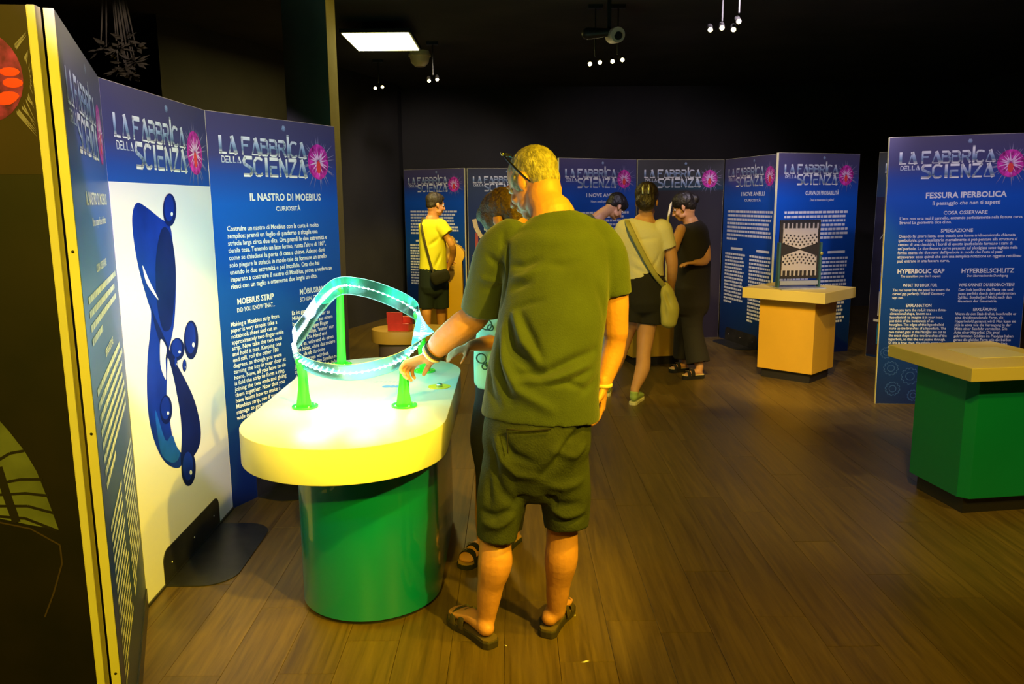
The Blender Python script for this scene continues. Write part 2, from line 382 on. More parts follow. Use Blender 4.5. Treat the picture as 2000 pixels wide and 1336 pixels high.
def panel(p0, p1, label, bg, th=.03, foot=None, w=None, h=2.0, lean=0, footlabel=None, back=None):
    p0 = Vector((*p0, 0)); p1 = Vector((*p1, 0)); d = p1 - p0; W = d.length
    t = thing('display_panel', label, 'panel', p0, math.atan2(d.y, d.x))
    if lean: t.rotation_euler[1] = lean
    b = MB(); b.box((W / 2, th / 2, h / 2), (W, th, h)); b.build('board', M_board, t, bevel=.0015)
    b = MB(); b.box((W / 2, -.0004, h / 2), (W - .004, .0008, h - .004)); b.build('printed_sheet', bg, t)
    if foot:
        f0, f1, dep = foot; n = 8; r = .09
        def arc(cx, cy, a0, a1, rr): return [(cx + rr * math.cos(a0 + (a1 - a0) * i / n), cy + rr * math.sin(a0 + (a1 - a0) * i / n)) for i in range(n + 1)]
        b = MB(); b.prism([(f0, 0)] + arc(f0 + .05, .10, math.pi, math.pi / 2, .05) + arc(f1 - .05, .10, math.pi / 2, 0, .05) + [(f1, 0)], -.0045, -.001, lambda x, y, q: (x, q, y))
        fo = b.build('foot_plate', M_steel, t, bevel=.0006)
        b = MB(); b.prism([(f0, -.001)] + arc(f0 + .13, -dep + .13, math.pi, 1.5 * math.pi, .13) + arc(f1 - .13, -dep + .13, 1.5 * math.pi, 2 * math.pi, .13) + [(f1, -.001)], .001, .005); b.build('floor_flange', M_steel, fo)
        b = MB()
        for q in (.12, .5, .88): b.ell((f0 + (f1 - f0) * q, -.005, .075), (.004, .002, .004), n=8, k=6)
        tag(b.build('screw', M_white, fo), kind='stuff')
    return t, W
def on_panel(px, py, p0, p1):                            # panel-local (u, z) of the print seen at a photo pixel
    a = P(px, py, 1.0) - Vector((0, 0, CAMZ)); d = Vector((p1[0] - p0[0], p1[1] - p0[1])).normalized(); n = Vector((-d.y, d.x))
    k = n.dot(Vector(p0)) / n.dot(a.xy); q = a * k
    return (Vector(q.xy) - Vector(p0)).dot(d), q.z + CAMZ

E0, E1, E2, E3 = (-1.035, 1.93), (-1.44, 2.93), (-1.455, 3.96), (-1.03, 4.85)
# --- the near panel seen along its face
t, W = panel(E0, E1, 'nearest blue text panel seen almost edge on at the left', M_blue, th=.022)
logo(t, w=W)
mb = MB(); put_text(mb, 'IL NASTRO DI MOEBIUS', .56 * W, 1.56, .05, 'c', .6 * W, .02); put_text(mb, 'Una superficie infinita', .56 * W, 1.5, .034, 'c', .4 * W, .01)
put_text(mb, 'COSA OSSERVARE', .5 * W, 1.37, .032, 'c', .3 * W, .015); word_bars(mb, .1, .95 * W, 1.31, .036, .018, 4, 1)
put_text(mb, 'SPIEGAZIONE', .5 * W, 1.12, .032, 'c', .25 * W, .015); word_bars(mb, .1, .95 * W, 1.07, .036, .018, 8, 2)
word_bars(mb, .1, .48 * W, .7, .03, .015, 16, 3); word_bars(mb, .55 * W, .95 * W, .7, .03, .015, 15, 4)
tag(mb.build('printed_text', M_white, t), kind='stuff')
b = MB(); b.box((W * .5, -.003, .04), (W, .006, .08)); b.build('bottom_rail', M_steel, t)
b = MB()
for z in (.35, 1.0, 1.45): b.ell((-.001, .011, z), (.0015, .0035, .0035), n=8, k=6)
tag(b.build('nail', M_steel, t), kind='stuff')

# --- dark panel at the far left, facing the camera, joined to its left edge
D1 = (E0[0] - .042, E0[1] - .034); D0 = (D1[0] - .98, D1[1] - .10)
M_sunset = ramp_mat('sunset_header_print', [(0, (.1, .035, .005)), (.18, (.12, .045, .01)), (.5, (.05, .022, .012)), (1, (.03, .012, .03))], scale=1)
t, W = panel(D0, D1, 'dark picture panel at the left edge, purple ball above a glass dome', mat('dark_photo_print', (.006, .0032, .003), .6, var=.6, vscale=6), th=.022)
b = MB(); b.box((W / 2, -.0012, 1.815), (W - .004, .0008, .37)); hp = b.build('header_print', mat('brown_header_print', (.028, .011, .004), .6, var=.35, vscale=3), t)
b = MB(); b.box((W + .0105, .008, 1), (.019, .03, 2.0)); b.build('edge_trim', M_board, t, bevel=.002)
b = MB(); cx, cz = on_panel(-32, 150, D0, D1)
b.add([(cx + .085 * math.cos(a), -.0022, cz + .1 * math.sin(a)) for a in [2 * math.pi * i / 28 for i in range(28)]], [tuple(range(28))]); pb = b.build('plasma_ball_print', mat('violet_plasma_print', (.25, .02, .2), .4, var=.8, vscale=30), t)
b = MB(); b2 = MB(); rnd = random.Random(9)
for k in range(22):
    a = -.9 + 1.8 * rnd.random(); r0, r1 = .1, rnd.uniform(.14, .2); x0, z0 = cx + r0 * math.cos(a), cz + r0 * math.sin(a); x1 = min(cx + r1 * math.cos(a), W - .005); z1 = cz + r1 * math.sin(a)
    b.add([(x0, -.002, z0 - .004), (x1, -.002, z1), (x0, -.002, z0 + .004)], [(0, 1, 2)])
b.build('outer_ray', M_raydim, pb)
for k in range(7):
    a = rnd.uniform(-1, .6); b2.ell((cx + .05 * math.cos(a) + .012, -.0026, cz - .01 + .05 * math.sin(a)), (.022, .0002, .01), n=10, k=6)
b2.build('plasma_glow', M_redprint, pb)
# glass dome of the printed picture
out = [(-10, 800), (0, 822), (18, 842), (48, 880), (72, 920), (90, 965), (103, 1000), (115, 1034), (60, 1025), (-10, 1010)]
b = MB(); q = [on_panel(x, y, D0, D1) for x, y in out]; b.add([(u, -.0016, z) for u, z in q], [tuple(range(len(q)))]); gp = b.build('glass_dome_print', mat('grey_green_sky_print', (.14, .16, .09), .5, var=.35, vscale=7), t)
b = MB()
def strip(mb, pts, wd, y, p0, p1):
    q = [Vector(on_panel(x, y_, p0, p1)) for x, y_ in pts]
    for A, B in zip(q[:-1], q[1:]):
        d = (B - A).normalized(); n = Vector((-d.y, d.x)) * wd
        mb.add([(v.x, y, v.y) for v in (A - n, B - n, B + n, A + n)], [(0, 1, 2, 3)])
for pts in ([(-5, 900), (20, 885), (48, 880)], [(0, 944), (40, 936), (84, 936)], [(0, 966), (50, 963), (95, 968)], [(0, 988), (55, 988), (106, 1002)], [(-5, 1008), (50, 1012), (112, 1036)]): strip(b, pts, .0035, -.002, D0, D1)
strip(b, [(-3, 912), (12, 960), (33, 1020)], .010, -.0021, D0, D1)
b.build('glazing_bar_print', mat('black_print', (.012, .008, .008), .6), gp)
b = MB(); strip(b, [(0, 1020), (60, 1032), (118, 1064), (122, 1100), (105, 1160), (88, 1205)], .002, -.002, D0, D1); b.build('rim_print', mat('dim_rim_print', (.06, .035, .025), .6), t)

# --- picture panel with the blue strip
M_pict = mat('white_picture_print', (.86, .84, .88), .32)
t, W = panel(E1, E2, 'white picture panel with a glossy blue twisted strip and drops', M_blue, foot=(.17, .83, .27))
logo(t, w=W)
b = MB(); b.box((W / 2, -.0012, .822), (W - .006, .0008, 1.64)); b.build('picture_sheet', M_pict, t)
MBl = [mat('deep_blue_print', (.004, .03, .36), .3, var=.25, vscale=6), mat('navy_print', (.003, .012, .12), .3, var=.3, vscale=5), mat('bright_blue_print', (.01, .11, .62), .3, var=.3, vscale=8), mat('highlight_print', (.85, .88, .92), .4)]
art = thing_art = None
def shape(px, mi, y, nm, cx=None):
    def f(p):
        return on_panel(p[0], p[1], E1, E2)
    # closed catmull-rom through traced outline
    n = len(px); q = []
    for i in range(n):
        p0, p1, p2, p3 = [Vector(px[(i + k - 1) % n]) for k in range(4)]
        for s in range(4):
            tt = s / 4; q.append(.5 * (2 * p1 + (p2 - p0) * tt + (2 * p0 - 5 * p1 + 4 * p2 - p3) * tt * tt + (3 * p1 - p0 - 3 * p2 + p3) * tt ** 3))
    q = [f(p) for p in q]; bm = MB(); bm.add([(u, y, z) for u, z in q], [tuple(range(len(q)))]); return bm.build(nm, MBl[mi], t)
shape([(267, 396), (258, 415), (258, 450), (265, 500), (275, 545), (288, 590), (294, 610), (292, 650), (287, 700), (286, 760), (289, 810), (297, 850), (310, 885), (324, 905), (340, 914), (352, 911), (356, 890), (340, 868), (332, 830), (327, 790), (325, 740), (328, 690), (338, 640), (342, 590), (342, 520), (336, 470), (330, 440), (310, 425), (285, 405)], 0, -.0022, 'blue_strip_print')
shape([(292, 590), (302, 640), (318, 690), (333, 720), (342, 760), (350, 800), (354, 850), (352, 905), (362, 905), (378, 890), (389, 868), (391, 838), (384, 800), (372, 765), (350, 722), (335, 695), (318, 655), (300, 615)], 1, -.0026, 'front_loop_print')
shape([(315, 447), (308, 470), (303, 510), (303, 560), (308, 610), (318, 645), (332, 640), (338, 600), (342, 550), (340, 500), (333, 462), (324, 445)], 1, -.0026, 'inner_hole_print')
shape([(302, 800), (322, 860), (335, 850), (350, 878), (345, 900), (330, 902), (312, 880)], 2, -.0024, 'lower_sheen_print')
shape([(277, 518), (290, 548), (306, 580), (306, 584), (290, 562), (282, 545)], 3, -.003, 'highlight_print')
shape([(313, 662), (311, 690), (313, 718), (321, 740), (323, 736), (322, 700), (324, 680)], 3, -.003, 'highlight_print')
shape([(326, 700), (325, 735), (324, 790), (331, 822), (340, 862), (350, 880), (353, 860), (350, 810), (344, 770), (337, 735), (330, 708)], 3, -.003, 'paper_gap_print')
def drop(cx, cy, rx, ry, mi=0):
    shape([(cx + rx * math.cos(a), cy + ry * math.sin(a)) for a in [2 * math.pi * i / 14 for i in range(14)]], mi, -.0032, 'drop_print')
    shape([(cx + rx * .72 * math.cos(a) - rx * .1, cy + ry * .8 * math.sin(a) - ry * .1) for a in [2 * math.pi * i / 12 for i in range(12)]], 0, -.0034, 'drop_print')
    shape([(cx + rx * .3 + rx * .18 * math.cos(a), cy + ry * .25 + ry * .13 * math.sin(a)) for a in [2 * math.pi * i / 6 for i in range(6)]], 3, -.0036, 'highlight_print')
drop(330, 410, 13, 32, 1); drop(372, 664, 14, 38, 1); drop(323, 800, 12, 28, 1); drop(367, 914, 14, 35, 1)
drop(345, 682, 14, 22, 1); drop(359, 714, 4, 12, 1); drop(342, 708, 3, 13, 1)
b = MB(); b.box((W * .5, -.004, .006), (W, .008, .012)); b.build('bottom_rail', M_steel, t)

# --- text panel about the strip
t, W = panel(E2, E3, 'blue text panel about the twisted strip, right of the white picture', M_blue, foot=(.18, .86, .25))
logo(t, w=W)
mb = MB()
put_text(mb, 'IL NASTRO DI MOEBIUS', .545, 1.575, .052, 'c', .57, .025); put_text(mb, 'CURIOSITÀ', .55, 1.52, .034, 'c', .2, .015)
paragraph(mb, ['Costruire un nastro di Moebius con la carta è molto', 'semplice: prendi un foglio di quaderno e ritaglia una', 'striscia larga circa due dita. Ora prendi le due estremità e', "tienila tesa. Tenendo un lato fermo, ruota l'altro di 180°,", 'come se chiudessi la porta di casa a chiave. Adesso devi', 'solo piegare la striscia in modo tale da formare un anello', 'unendo le due estremità e poi incollale. Ora che hai', 'imparato a costruire il nastro di Moebius, prova a vedere se', 'riesci con un taglio a ottenerne due larghi un dito.'], .09, .9, 1.425, .0362, .035, .018)
put_text(mb, 'MOEBIUS STRIP', .26, 1.052, .044, 'c', .27, .02); put_text(mb, 'DID YOU KNOW THAT...', .26, 1.012, .034, 'c', .28, .005)
put_text(mb, 'MÖBIUSBAND', .73, 1.052, .044, 'c', .25, .02); put_text(mb, 'SCHON GEWUSST?', .73, 1.012, .034, 'c', .25, .005)
paragraph(mb, ['Making a Moebius strip from', 'paper is very simple: take a', 'notebook sheet and cut an', 'approximately two-finger-wide', 'strip. Now take the two ends', 'and hold it taut. Keeping one', 'end still, roll the other 180', 'degrees, as though you were', 'turning the key in your door at', 'home. Now, all you have to do', 'is fold the strip to form a ring,', 'joining the two ends and gluing', 'them together. Now that you', 'have learnt how to make a', 'Moebius strip, see if you can', 'manage to get two one-finger-', 'wide ones by cutting it.'], .07, .46, .945, .0305, .032, .014)
paragraph(mb, ['Es ist ganz einfach ein', 'Möbiusband aus Papier zu', 'basteln. Schneide aus einem', 'Blatt einen langen Finger', "breiten Streifen, 'immer' nur", 'bedeckt. Die Hand und', 'drehe es, während du einen', 'Seite hältst, ohne das andere', 'Ende, als ob du deine', 'Tür zusperren würdest.', 'Jetzt musst du den Streifen nur', 'zu einem Ring schließen, indem', 'du beide Enden', 'miteinander verbindest und sie', 'anschließend klebst.'], .53, .93, .945, .0305, .032, .012)
tag(mb.build('printed_text', M_white, t), kind='stuff')

# --- distant panels
def simple_panel(p0, p1, label, bg, title=None, sub=None, seed=0, foot=None, body=True, cols=True):
    t, W = panel(p0, p1, label, bg, foot=foot); logo(t, w=W); mb = MB()
    if title: put_text(mb, title, .55 * W, 1.6, .055, 'c', .42 * W, .03)
    if sub: put_text(mb, sub, .55 * W, 1.54, .036, 'c', .3 * W, .015)
    if body:
        word_bars(mb, .1, .92 * W, 1.42, .042, .024, 8, seed)
        if cols:
            for u in (.18, .66): mb.add([(u * W, -.002, 1.02), ((u + .22) * W, -.002, 1.02), ((u + .22) * W, -.002, 1.045), (u * W, -.002, 1.045)], [(0, 1, 2, 3)])
            word_bars(mb, .08, .46 * W, .96, .038, .022, 15, seed + 1); word_bars(mb, .54 * W, .93 * W, .96, .038, .022, 19, seed + 2)
    if mb.v: tag(mb.build('printed_text', M_white, t), kind='stuff')
    return t, W
simple_panel((-1.478, 11.34), (-.616, 10.84), 'blue text panel behind the boy in yellow, far left of the back row', M_blue, None, None, 11)
P1a, P1b = (-.575, 10.86), (.38, 11.12)
t, W = simple_panel(P1a, P1b, 'dark blue panel with a cream hook picture, behind the stooping man', M_night, body=False)
cols = [mat('cream_hook_print', (.8, .6, .25), .5), mat('red_rod_print', (.4, .06, .03), .5), mat('orange_block_print', (.9, .55, .12), .5)]
for nm, pts, wd, m in (('hook_print', [(926, 428), (930, 445), (938, 460), (950, 470), (966, 474)], .03, cols[0]), ('rod_print', [(931, 455), (931, 500)], .02, cols[1])):
    b = MB(); strip(b, pts, wd, -.0025, P1a, P1b); b.build(nm, m, t)
b = MB(); q = [on_panel(x, y, P1a, P1b) for x, y in ((923, 498), (945, 494), (945, 518), (923, 520))]; b.add([(u, -.0026, z) for u, z in q], [(0, 1, 2, 3)]); b.build('block_print', cols[2], t)
simple_panel((.50, 8.51), (1.375, 8.98), 'blue ring puzzle text panel right of the stooping head', M_blue, 'I NOVE ANELLI', 'Nove anelli perché no', 21)
simple_panel((1.39, 8.99), (2.375, 9.14), 'plain dark panel behind the two women', M_dark, body=False)
simple_panel((2.385, 9.13), (2.63, 8.0), 'narrow looking blue panel behind the galton board, left of its cream edge', M_blue, 'I NOVE ANELLI', 'CURIOSITÀ', 31, foot=(.15, .85, .2))
t, W = simple_panel((2.56, 7.86), (3.49, 8.22), 'blue probability text panel directly behind the galton board', M_blue, 'CURVA DI PROBABILITÀ', 'Dove si troveranno le palline?', 41)
K0, K1 = (3.56, 7.95), (4.1, 7.1)
t, W = panel(K0, K1, 'blue picture panel half hidden behind the hyperbolic gap panel', M_night); logo(t, w=W)
b = MB(); b.box((W / 2, -.0012, .8), (W - .01, .0008, 1.55)); pp = b.build('picture_sheet', mat('dark_violet_print', (.012, .008, .03), .5, var=.3), t)
b = MB(); pts = [(.10 + .8 * i / 20, 1.1 + .42 * math.sin(math.pi * (i / 20) * .95 + .08)) for i in range(21)]
b.add([(x, -.002, z) for x, z in pts] + [(.9, -.002, .66), (.1, -.002, .66)], [tuple(range(23))]); b.build('blue_ball_heap_print', mat('cyan_ball_print', (.01, .09, .5), .4, var=.9, vscale=45), t)
b = MB()
for i in range(20):
    for k in (0, .03):
        (x0, z0), (x1, z1) = pts[i], pts[i + 1]; b.add([(x0 - k, -.0024, z0 + k), (x1 - k, -.0024, z1 + k), (x1 - k, -.0024, z1 + k + .012), (x0 - k, -.0024, z0 + k + .012)], [(0, 1, 2, 3)])
for x in [.1 + .1 * i for i in range(9)]: b.add([(x, -.0024, .42), (x + .012, -.0024, .42), (x + .012, -.0024, .66), (x, -.0024, .66)], [(0, 1, 2, 3)])
b.add([(.06, -.0024, .36), (.95, -.0024, .36), (.95, -.0024, .385), (.06, -.0024, .385)], [(0, 1, 2, 3)])
tag(b.build('channel_line_print', mat('pale_line_print', (.6, .6, .6), .4), t), kind='stuff')
b = MB()
for x in [.1 + .06 * i for i in range(14)]: b.box((x + .02, -.0026, .24), (.03, .0004, .2))
b.build('channel_print', mat('teal_channel_print', (.01, .16, .35), .4, var=.5, vscale=20), t)

# --- hyperbolic gap panel at the right
Fa, Fb = (2.80, 6.03), (3.78, 5.87)
t, W = panel(Fa, Fb, 'blue hyperbolic gap text panel behind the green pedestal', M_blue, lean=R(-.9))
logo(t, w=W); mb = MB()
put_text(mb, 'FESSURA IPERBOLICA', .545, 1.555, .058, 'c', .55, .03); put_text(mb, 'Il passaggio che non ti aspetti', .55, 1.505, .04, 'c', .46, .015)
put_text(mb, 'COSA OSSERVARE', .55, 1.435, .036, 'c', .3, .02)
paragraph(mb, ["L'asta non urta mai il pannello, entrando perfettamente nella fessura curva.", 'Strano! La geometria dice di no.'], .1, .94, 1.4, .03, .031, .016)
put_text(mb, 'SPIEGAZIONE', .5, 1.305, .036, 'c', .22, .02)
paragraph(mb, ["Quando fai girare l'asta, essa traccia una forma tridimensionale chiamata", 'iperboloide: per visualizzarlo mentalmente si può pensare alla struttura al', 'centro di una clessidra. I bordi di questo iperboloide formano i rami di', "un'iperbole. Le due fessure curve presenti sul plexiglass sono tagliate nella", "forma esatta dei due rami dell'iperbole in modo che l'asta vi passi", 'attraverso: ecco quindi che con una semplice rotazione un oggetto rettilineo', 'può entrare in una fessura curva.'], .1, .95, 1.27, .0305, .031, .016)
put_text(mb, 'HYPERBOLIC GAP', .27, 1.005, .046, 'c', .33, .025); put_text(mb, "The transition you don't expect", .27, .975, .026, 'c', .28, .01)
put_text(mb, 'HYPERBELSCHLITZ', .73, 1.005, .046, 'c', .36, .025); put_text(mb, 'Der überraschende Durchgang', .73, .975, .026, 'c', .28, .01)
put_text(mb, 'WHAT TO LOOK FOR', .27, .905, .032, 'c', .24, .02); put_text(mb, 'WAS KANNST DU BEOBACHTEN?', .73, .905, .032, 'c', .38, .02)
paragraph(mb, ['The rod never hits the panel but enters the', 'curved gap perfectly. Weird? Geometry', 'says not.'], .08, .48, .87, .028, .029, .014)
paragraph(mb, ['Der Stab berührt die Platte nie und', 'passt perfekt durch den gekrümmten', 'Schlitz. Sonderbar? Nicht nach den', 'Gesetzen der Geometrie.'], .54, .93, .87, .028, .029, .014)
put_text(mb, 'EXPLANATION', .27, .752, .032, 'c', .18, .02); put_text(mb, 'ERKLÄRUNG', .73, .722, .032, 'c', .16, .02)
paragraph(mb, ['When you turn the rod, it traces a three-', 'dimensional shape, known as a', 'hyperboloid: to imagine it in your head,', 'just think of the bottleneck of an', 'hourglass. The edges of this hyperboloid', 'make up the branches of a hyperbola. The', 'two curved gaps in the Plexiglas are cut to', 'the exact shape of the two branches of the', 'hyperbola, so that the rod passes through.', 'So this is how, then, the simple rotation', 'of a rectilinear object can fit into a curved', 'gap.'], .07, .48, .72, .028, .029, .012)
paragraph(mb, ['Wenn du den Stab drehst, beschreibt er', 'eine dreidimensionale Form, die', 'Hyperboloid genannt wird. Man kann sie', 'sich in etwa wie die Verengung in der', 'Mitte einer Sanduhr vorstellen. Die', 'Äste einer Hyperbel. Die zwei', 'gekrümmten Schlitze im Plexiglas haben', 'genau die gleiche Form wie die beiden', 'Äste der Hyperbel, so dass der Stab'], .53, .95, .69, .028, .029, .012)
tag(mb.build('printed_text', M_white, t), kind='stuff')
mb = MB()
def gear(mb, cx, cz, r, y=-.0014):
    n = 12
    for i in range(n * 2):
        a0, a1 = math.pi * i / n, math.pi * (i + 1) / n; rr = r * (1.12 if i % 2 else 1)
        for q0, q1 in ((rr, rr - .006), (r * .55, r * .55 - .005)):
            mb.add([(cx + q0 * math.cos(a0), y, cz + q0 * math.sin(a0)), (cx + q0 * math.cos(a1), y, cz + q0 * math.sin(a1)), (cx + q1 * math.cos(a1), y, cz + q1 * math.sin(a1)), (cx + q1 * math.cos(a0), y, cz + q1 * math.sin(a0))], [(0, 1, 2, 3)])
for g in ((.1, .28, .05), (.24, .22, .06), (.12, .12, .05), (.27, .07, .04), (.38, .18, .05), (.06, .4, .04)): gear(mb, *g)
mb.build('gear_print', mat('faint_gear_print', (.03, .09, .28), .4), t)

# ------------------------------------------------------------------ exhibit furniture
M_top = mat('white_laminate', (.82, .8, .66), .35, var=.03, vscale=3)
M_ybody = mat('cream_yellow_laminate', (.74, .58, .16), .45, var=.04, vscale=3)
M_gbody = mat('green_laminate', (.0, .24, .09), .42, var=.08, vscale=2)
M_tbody = mat('teal_laminate', (.0, .2, .34), .3, var=.06, vscale=1.5, coat=.8)
M_plinth = mat('black_plinth', (.02, .017, .015), .5)
M_obody = mat('ochre_laminate', (.75, .42, .03), .5, var=.05, vscale=3)
M_acryl = mat('neon_green_acrylic', (.04, .85, .03), .25, coat=.4)
M_yel = mat('yellow_button_disc', (.95, .62, .0), .4)
M_chrome = mat('chrome_ring', (.7, .7, .7), .2, 1)
def stadium(cx, y0, y1, r, n=14):
    p = [(cx + r * math.cos(a), y0 + r + r * math.sin(a)) for a in [math.pi + math.pi * i / n for i in range(n + 1)]]
    return p + [(cx + r * math.cos(a), y1 - r + r * math.sin(a)) for a in [math.pi * i / n for i in range(n + 1)]]
TZ = .75
def exhibit_table():
    t = thing('exhibit_table', 'oval white topped teal exhibit table carrying the glowing ring', 'table', (-.625, 3.3, 0), 0, local=False)
    b = MB(); b.prism(stadium(-.635, 2.575, 4.2, .385, 24), TZ - .128, TZ); tp = b.build('table_top', M_top, t, smooth='auto', bevel=.004)
    b = MB(); b.prism(stadium(-.57, 2.775, 4.0, .275, 24), .02, TZ - .128); b.build('base', M_tbody, t, smooth='auto')
    b = MB(); b.prism(stadium(-.57, 2.79, 3.985, .262, 24), 0, .02); b.build('plinth', M_plinth, t)
    c = P(858, 755, TZ); c = P(858, 755, 3.5)
    b = MB(); bx, by = -.325, 3.49
    b.prism([(bx + .05 * math.cos(a), by + .05 * math.sin(a)) for a in [2 * math.pi * i / 20 for i in range(20)]], TZ, TZ + .002); bd = b.build('button_disc', M_yel, t)
    b = MB(); b.prism([(bx + .014 * math.cos(a), by + .014 * math.sin(a)) for a in [2 * math.pi * i / 14 for i in range(14)]], TZ + .002, TZ + .014); b.build('button', M_chrome, bd, bevel=.002)
    b = MB(); b.ell((bx, by, TZ + .014), (.009, .009, .004), n=12, k=6); b.build('button_cap', mat('green_button', (.02, .3, .15), .4), bd)
    # small instruction print on the top
    b = MB()
    for i in range(2):
        for k in range(9): b.box((-.62 + k * .02, 3.60 - i * .03, TZ + .0006), (.013, .008, .0006))
    b.build('instruction_print', mat('grey_instruction_print', (.45, .47, .5), .5), t)
    b = MB()
    for x, rx in ((-.56, .022), (-.535, .014), (-.51, .018)): b.ell((x, 3.50, TZ + .0006), (rx, .022, .0006), n=14, k=4)
    b.build('diagram_print', mat('blue_diagram_print', (.12, .3, .7), .5), t)
    return t
exhibit_table()

# --- the glowing moebius ring and its four stands
RING = [(575, 668, 3.16), (583, 700, 3.10), (620, 720, 3.04), (680, 728, 3.00), (740, 718, 3.02), (790, 698, 3.1), (822, 662, 3.3), (828, 628, 3.55), (803, 600, 3.72), (755, 576, 3.82), (705, 561, 3.88), (660, 560, 3.86), (625, 592, 3.66), (595, 636, 3.36)]
RP = [P(*q) for q in RING]
def ring_pt(s):
    n = len(RP); s = s % n; i = int(s); tt = s - i; p0, p1, p2, p3 = [RP[(i + k - 1) % n] for k in range(4)]
    return .5 * (2 * p1 + (p2 - p0) * tt + (2 * p0 - 5 * p1 + 4 * p2 - p3) * tt * tt + (3 * p1 - p0 - 3 * p2 + p3) * tt ** 3)
RC = sum(RP, Vector()) / len(RP)
def ring_frame(s):
    p = ring_pt(s); t = (ring_pt(s + .05) - ring_pt(s - .05)).normalized(); outw = (p - RC); outw -= t * outw.dot(t); outw.normalize(); up = t.cross(outw)
    if up.z < 0: up = -up
    u = s / len(RP)
    # the strip stands on edge at the front, lies over at the left and back
    a = .3 + math.pi * (lambda v: v * v * (3 - 2 * v))(max(0, min(1, ((s % len(RP)) - 4.9) / 3.4)))
    return p, t, up * math.cos(a) + outw * math.sin(a), outw * math.cos(a) - up * math.sin(a)
def glass_mat():
    m = bpy.data.materials.new('clear_acrylic'); m.use_nodes = True; nt = m.node_tree; nt.nodes.remove(nt.nodes['Principled BSDF']); o = nt.nodes['Material Output']
    tr = nt.nodes.new('ShaderNodeBsdfTransparent'); tr.inputs[0].default_value = (.86, .97, .96, 1); gl = nt.nodes.new('ShaderNodeBsdfGlossy'); gl.inputs['Roughness'].default_value = .12
    lw = nt.nodes.new('ShaderNodeLayerWeight'); lw.inputs[0].default_value = .22; mx = nt.nodes.new('ShaderNodeMixShader')
    df = nt.nodes.new('ShaderNodeBsdfTranslucent'); df.inputs[0].default_value = (.3, 1, .85, 1); mx2 = nt.nodes.new('ShaderNodeMixShader'); mx2.inputs[0].default_value = .12
    nt.links.new(tr.outputs[0], mx2.inputs[1]); nt.links.new(df.outputs[0], mx2.inputs[2])
    nt.links.new(lw.outputs['Fresnel'], mx.inputs[0]); nt.links.new(mx2.outputs[0], mx.inputs[1]); nt.links.new(gl.outputs[0], mx.inputs[2]); nt.links.new(mx.outputs[0], o.inputs[0])
    return m
M_glass = glass_mat(); M_edge = mat('polished_acrylic_edge', (.6, .85, .9), .3)
def led(name, c, s): return mat(name, (.8, .9, .9), .5, emit=c, estr=s * .6)
L_green = led('led_green', (.0, 1.0, .5), 2.6); L_cyan = led('led_cyan', (.18, .9, .85), 3); L_white = led('led_blue_white', (.62, .66, 1.0), 7); L_bead = led('led_bead_white', (.75, 1, .98), 9)
def moebius():
    t = thing('moebius_ring', 'clear twisted ring glowing with blue white and green led lights', 'light sculpture', (RC.x, RC.y, TZ), 0, local=False)
    n = len(RP); N = 168; wd = .042
    rib = []; e1 = []; e2 = []
    for i in range(N):
        p, tg, a, nn = ring_frame(i * n / N); rib.append((p + a * wd, p - a * wd, nn)); e1.append(p + a * wd); e2.append(p - a * wd)
    b = MB(); vs = []
    for p, q, nn in rib: vs += [p + nn * .0015, q + nn * .0015, q - nn * .0015, p - nn * .0015]
    fs = []
    for i in range(N - 1):
        for k in range(4): fs.append((i * 4 + k, i * 4 + (k + 1) % 4, i * 4 + 4 + (k + 1) % 4, i * 4 + 4 + k))
    i = N - 1                                             # half twist: the last section meets the first one turned over
    for k in range(4): fs.append((i * 4 + k, i * 4 + (k + 1) % 4, ((k + 1) % 4 + 2) % 4, (k + 2) % 4))
    b.add(vs, fs); b.build('acrylic_strip', M_glass, t, smooth='auto')
    for pts in (e1 + e2 + e1[:1],):
        b = MB(); b.tube(pts, [.0011] * len(pts), n=6, sub=1, hint=(0, 0, 1)); b.build('polished_edge', M_edge, t, smooth=True)
    segs = (('left', 10.6, 14.6, L_white), ('front', .6, 5.6, L_cyan), ('right', 5.6, 7.6, L_cyan), ('back', 7.6, 10.6, L_green))
    for nm, s0, s1, m in segs:
        k = int((s1 - s0) * 12); pts = [ring_frame(s0 + (s1 - s0) * i / k) for i in range(k + 1)]
        b = MB(); b.tube([q[0] + q[3] * .003 for q in pts], [(.003 if nm != 'left' else .007, .0015)] * (k + 1), n=8, sub=1, hint=(.1, .9, .3)); b.build('led_strip', m, t, smooth=True)
        b = MB(); step = .19 if nm != 'left' else .12
        s = s0
        while s < s1:
            p, tg, a, nn = ring_frame(s); b.ell(p + nn * .004, (.0048, .0048, .0048), n=8, k=6); s += step
        tag(b.build('led_bead', L_bead, t, smooth=True), kind='stuff')
    for i, (s, c, pw) in enumerate(((12.2, (.5, .62, 1), 3.4), (13.6, (.5, .7, 1), 2.6), (1.5, (.3, .95, 1), 2.2), (3.5, (.3, 1, .95), 2.4), (5.2, (.3, 1, .95), 2.0), (7.2, (.2, .9, 1), 2.6), (8.8, (.05, 1, .6), 4.5), (10.4, (.05, 1, .5), 4.5))):
        p = ring_frame(s)[0]; l = point('led_glow', p + Vector((0, 0, .02)), c, pw, .08); put(l, t)
moebius()
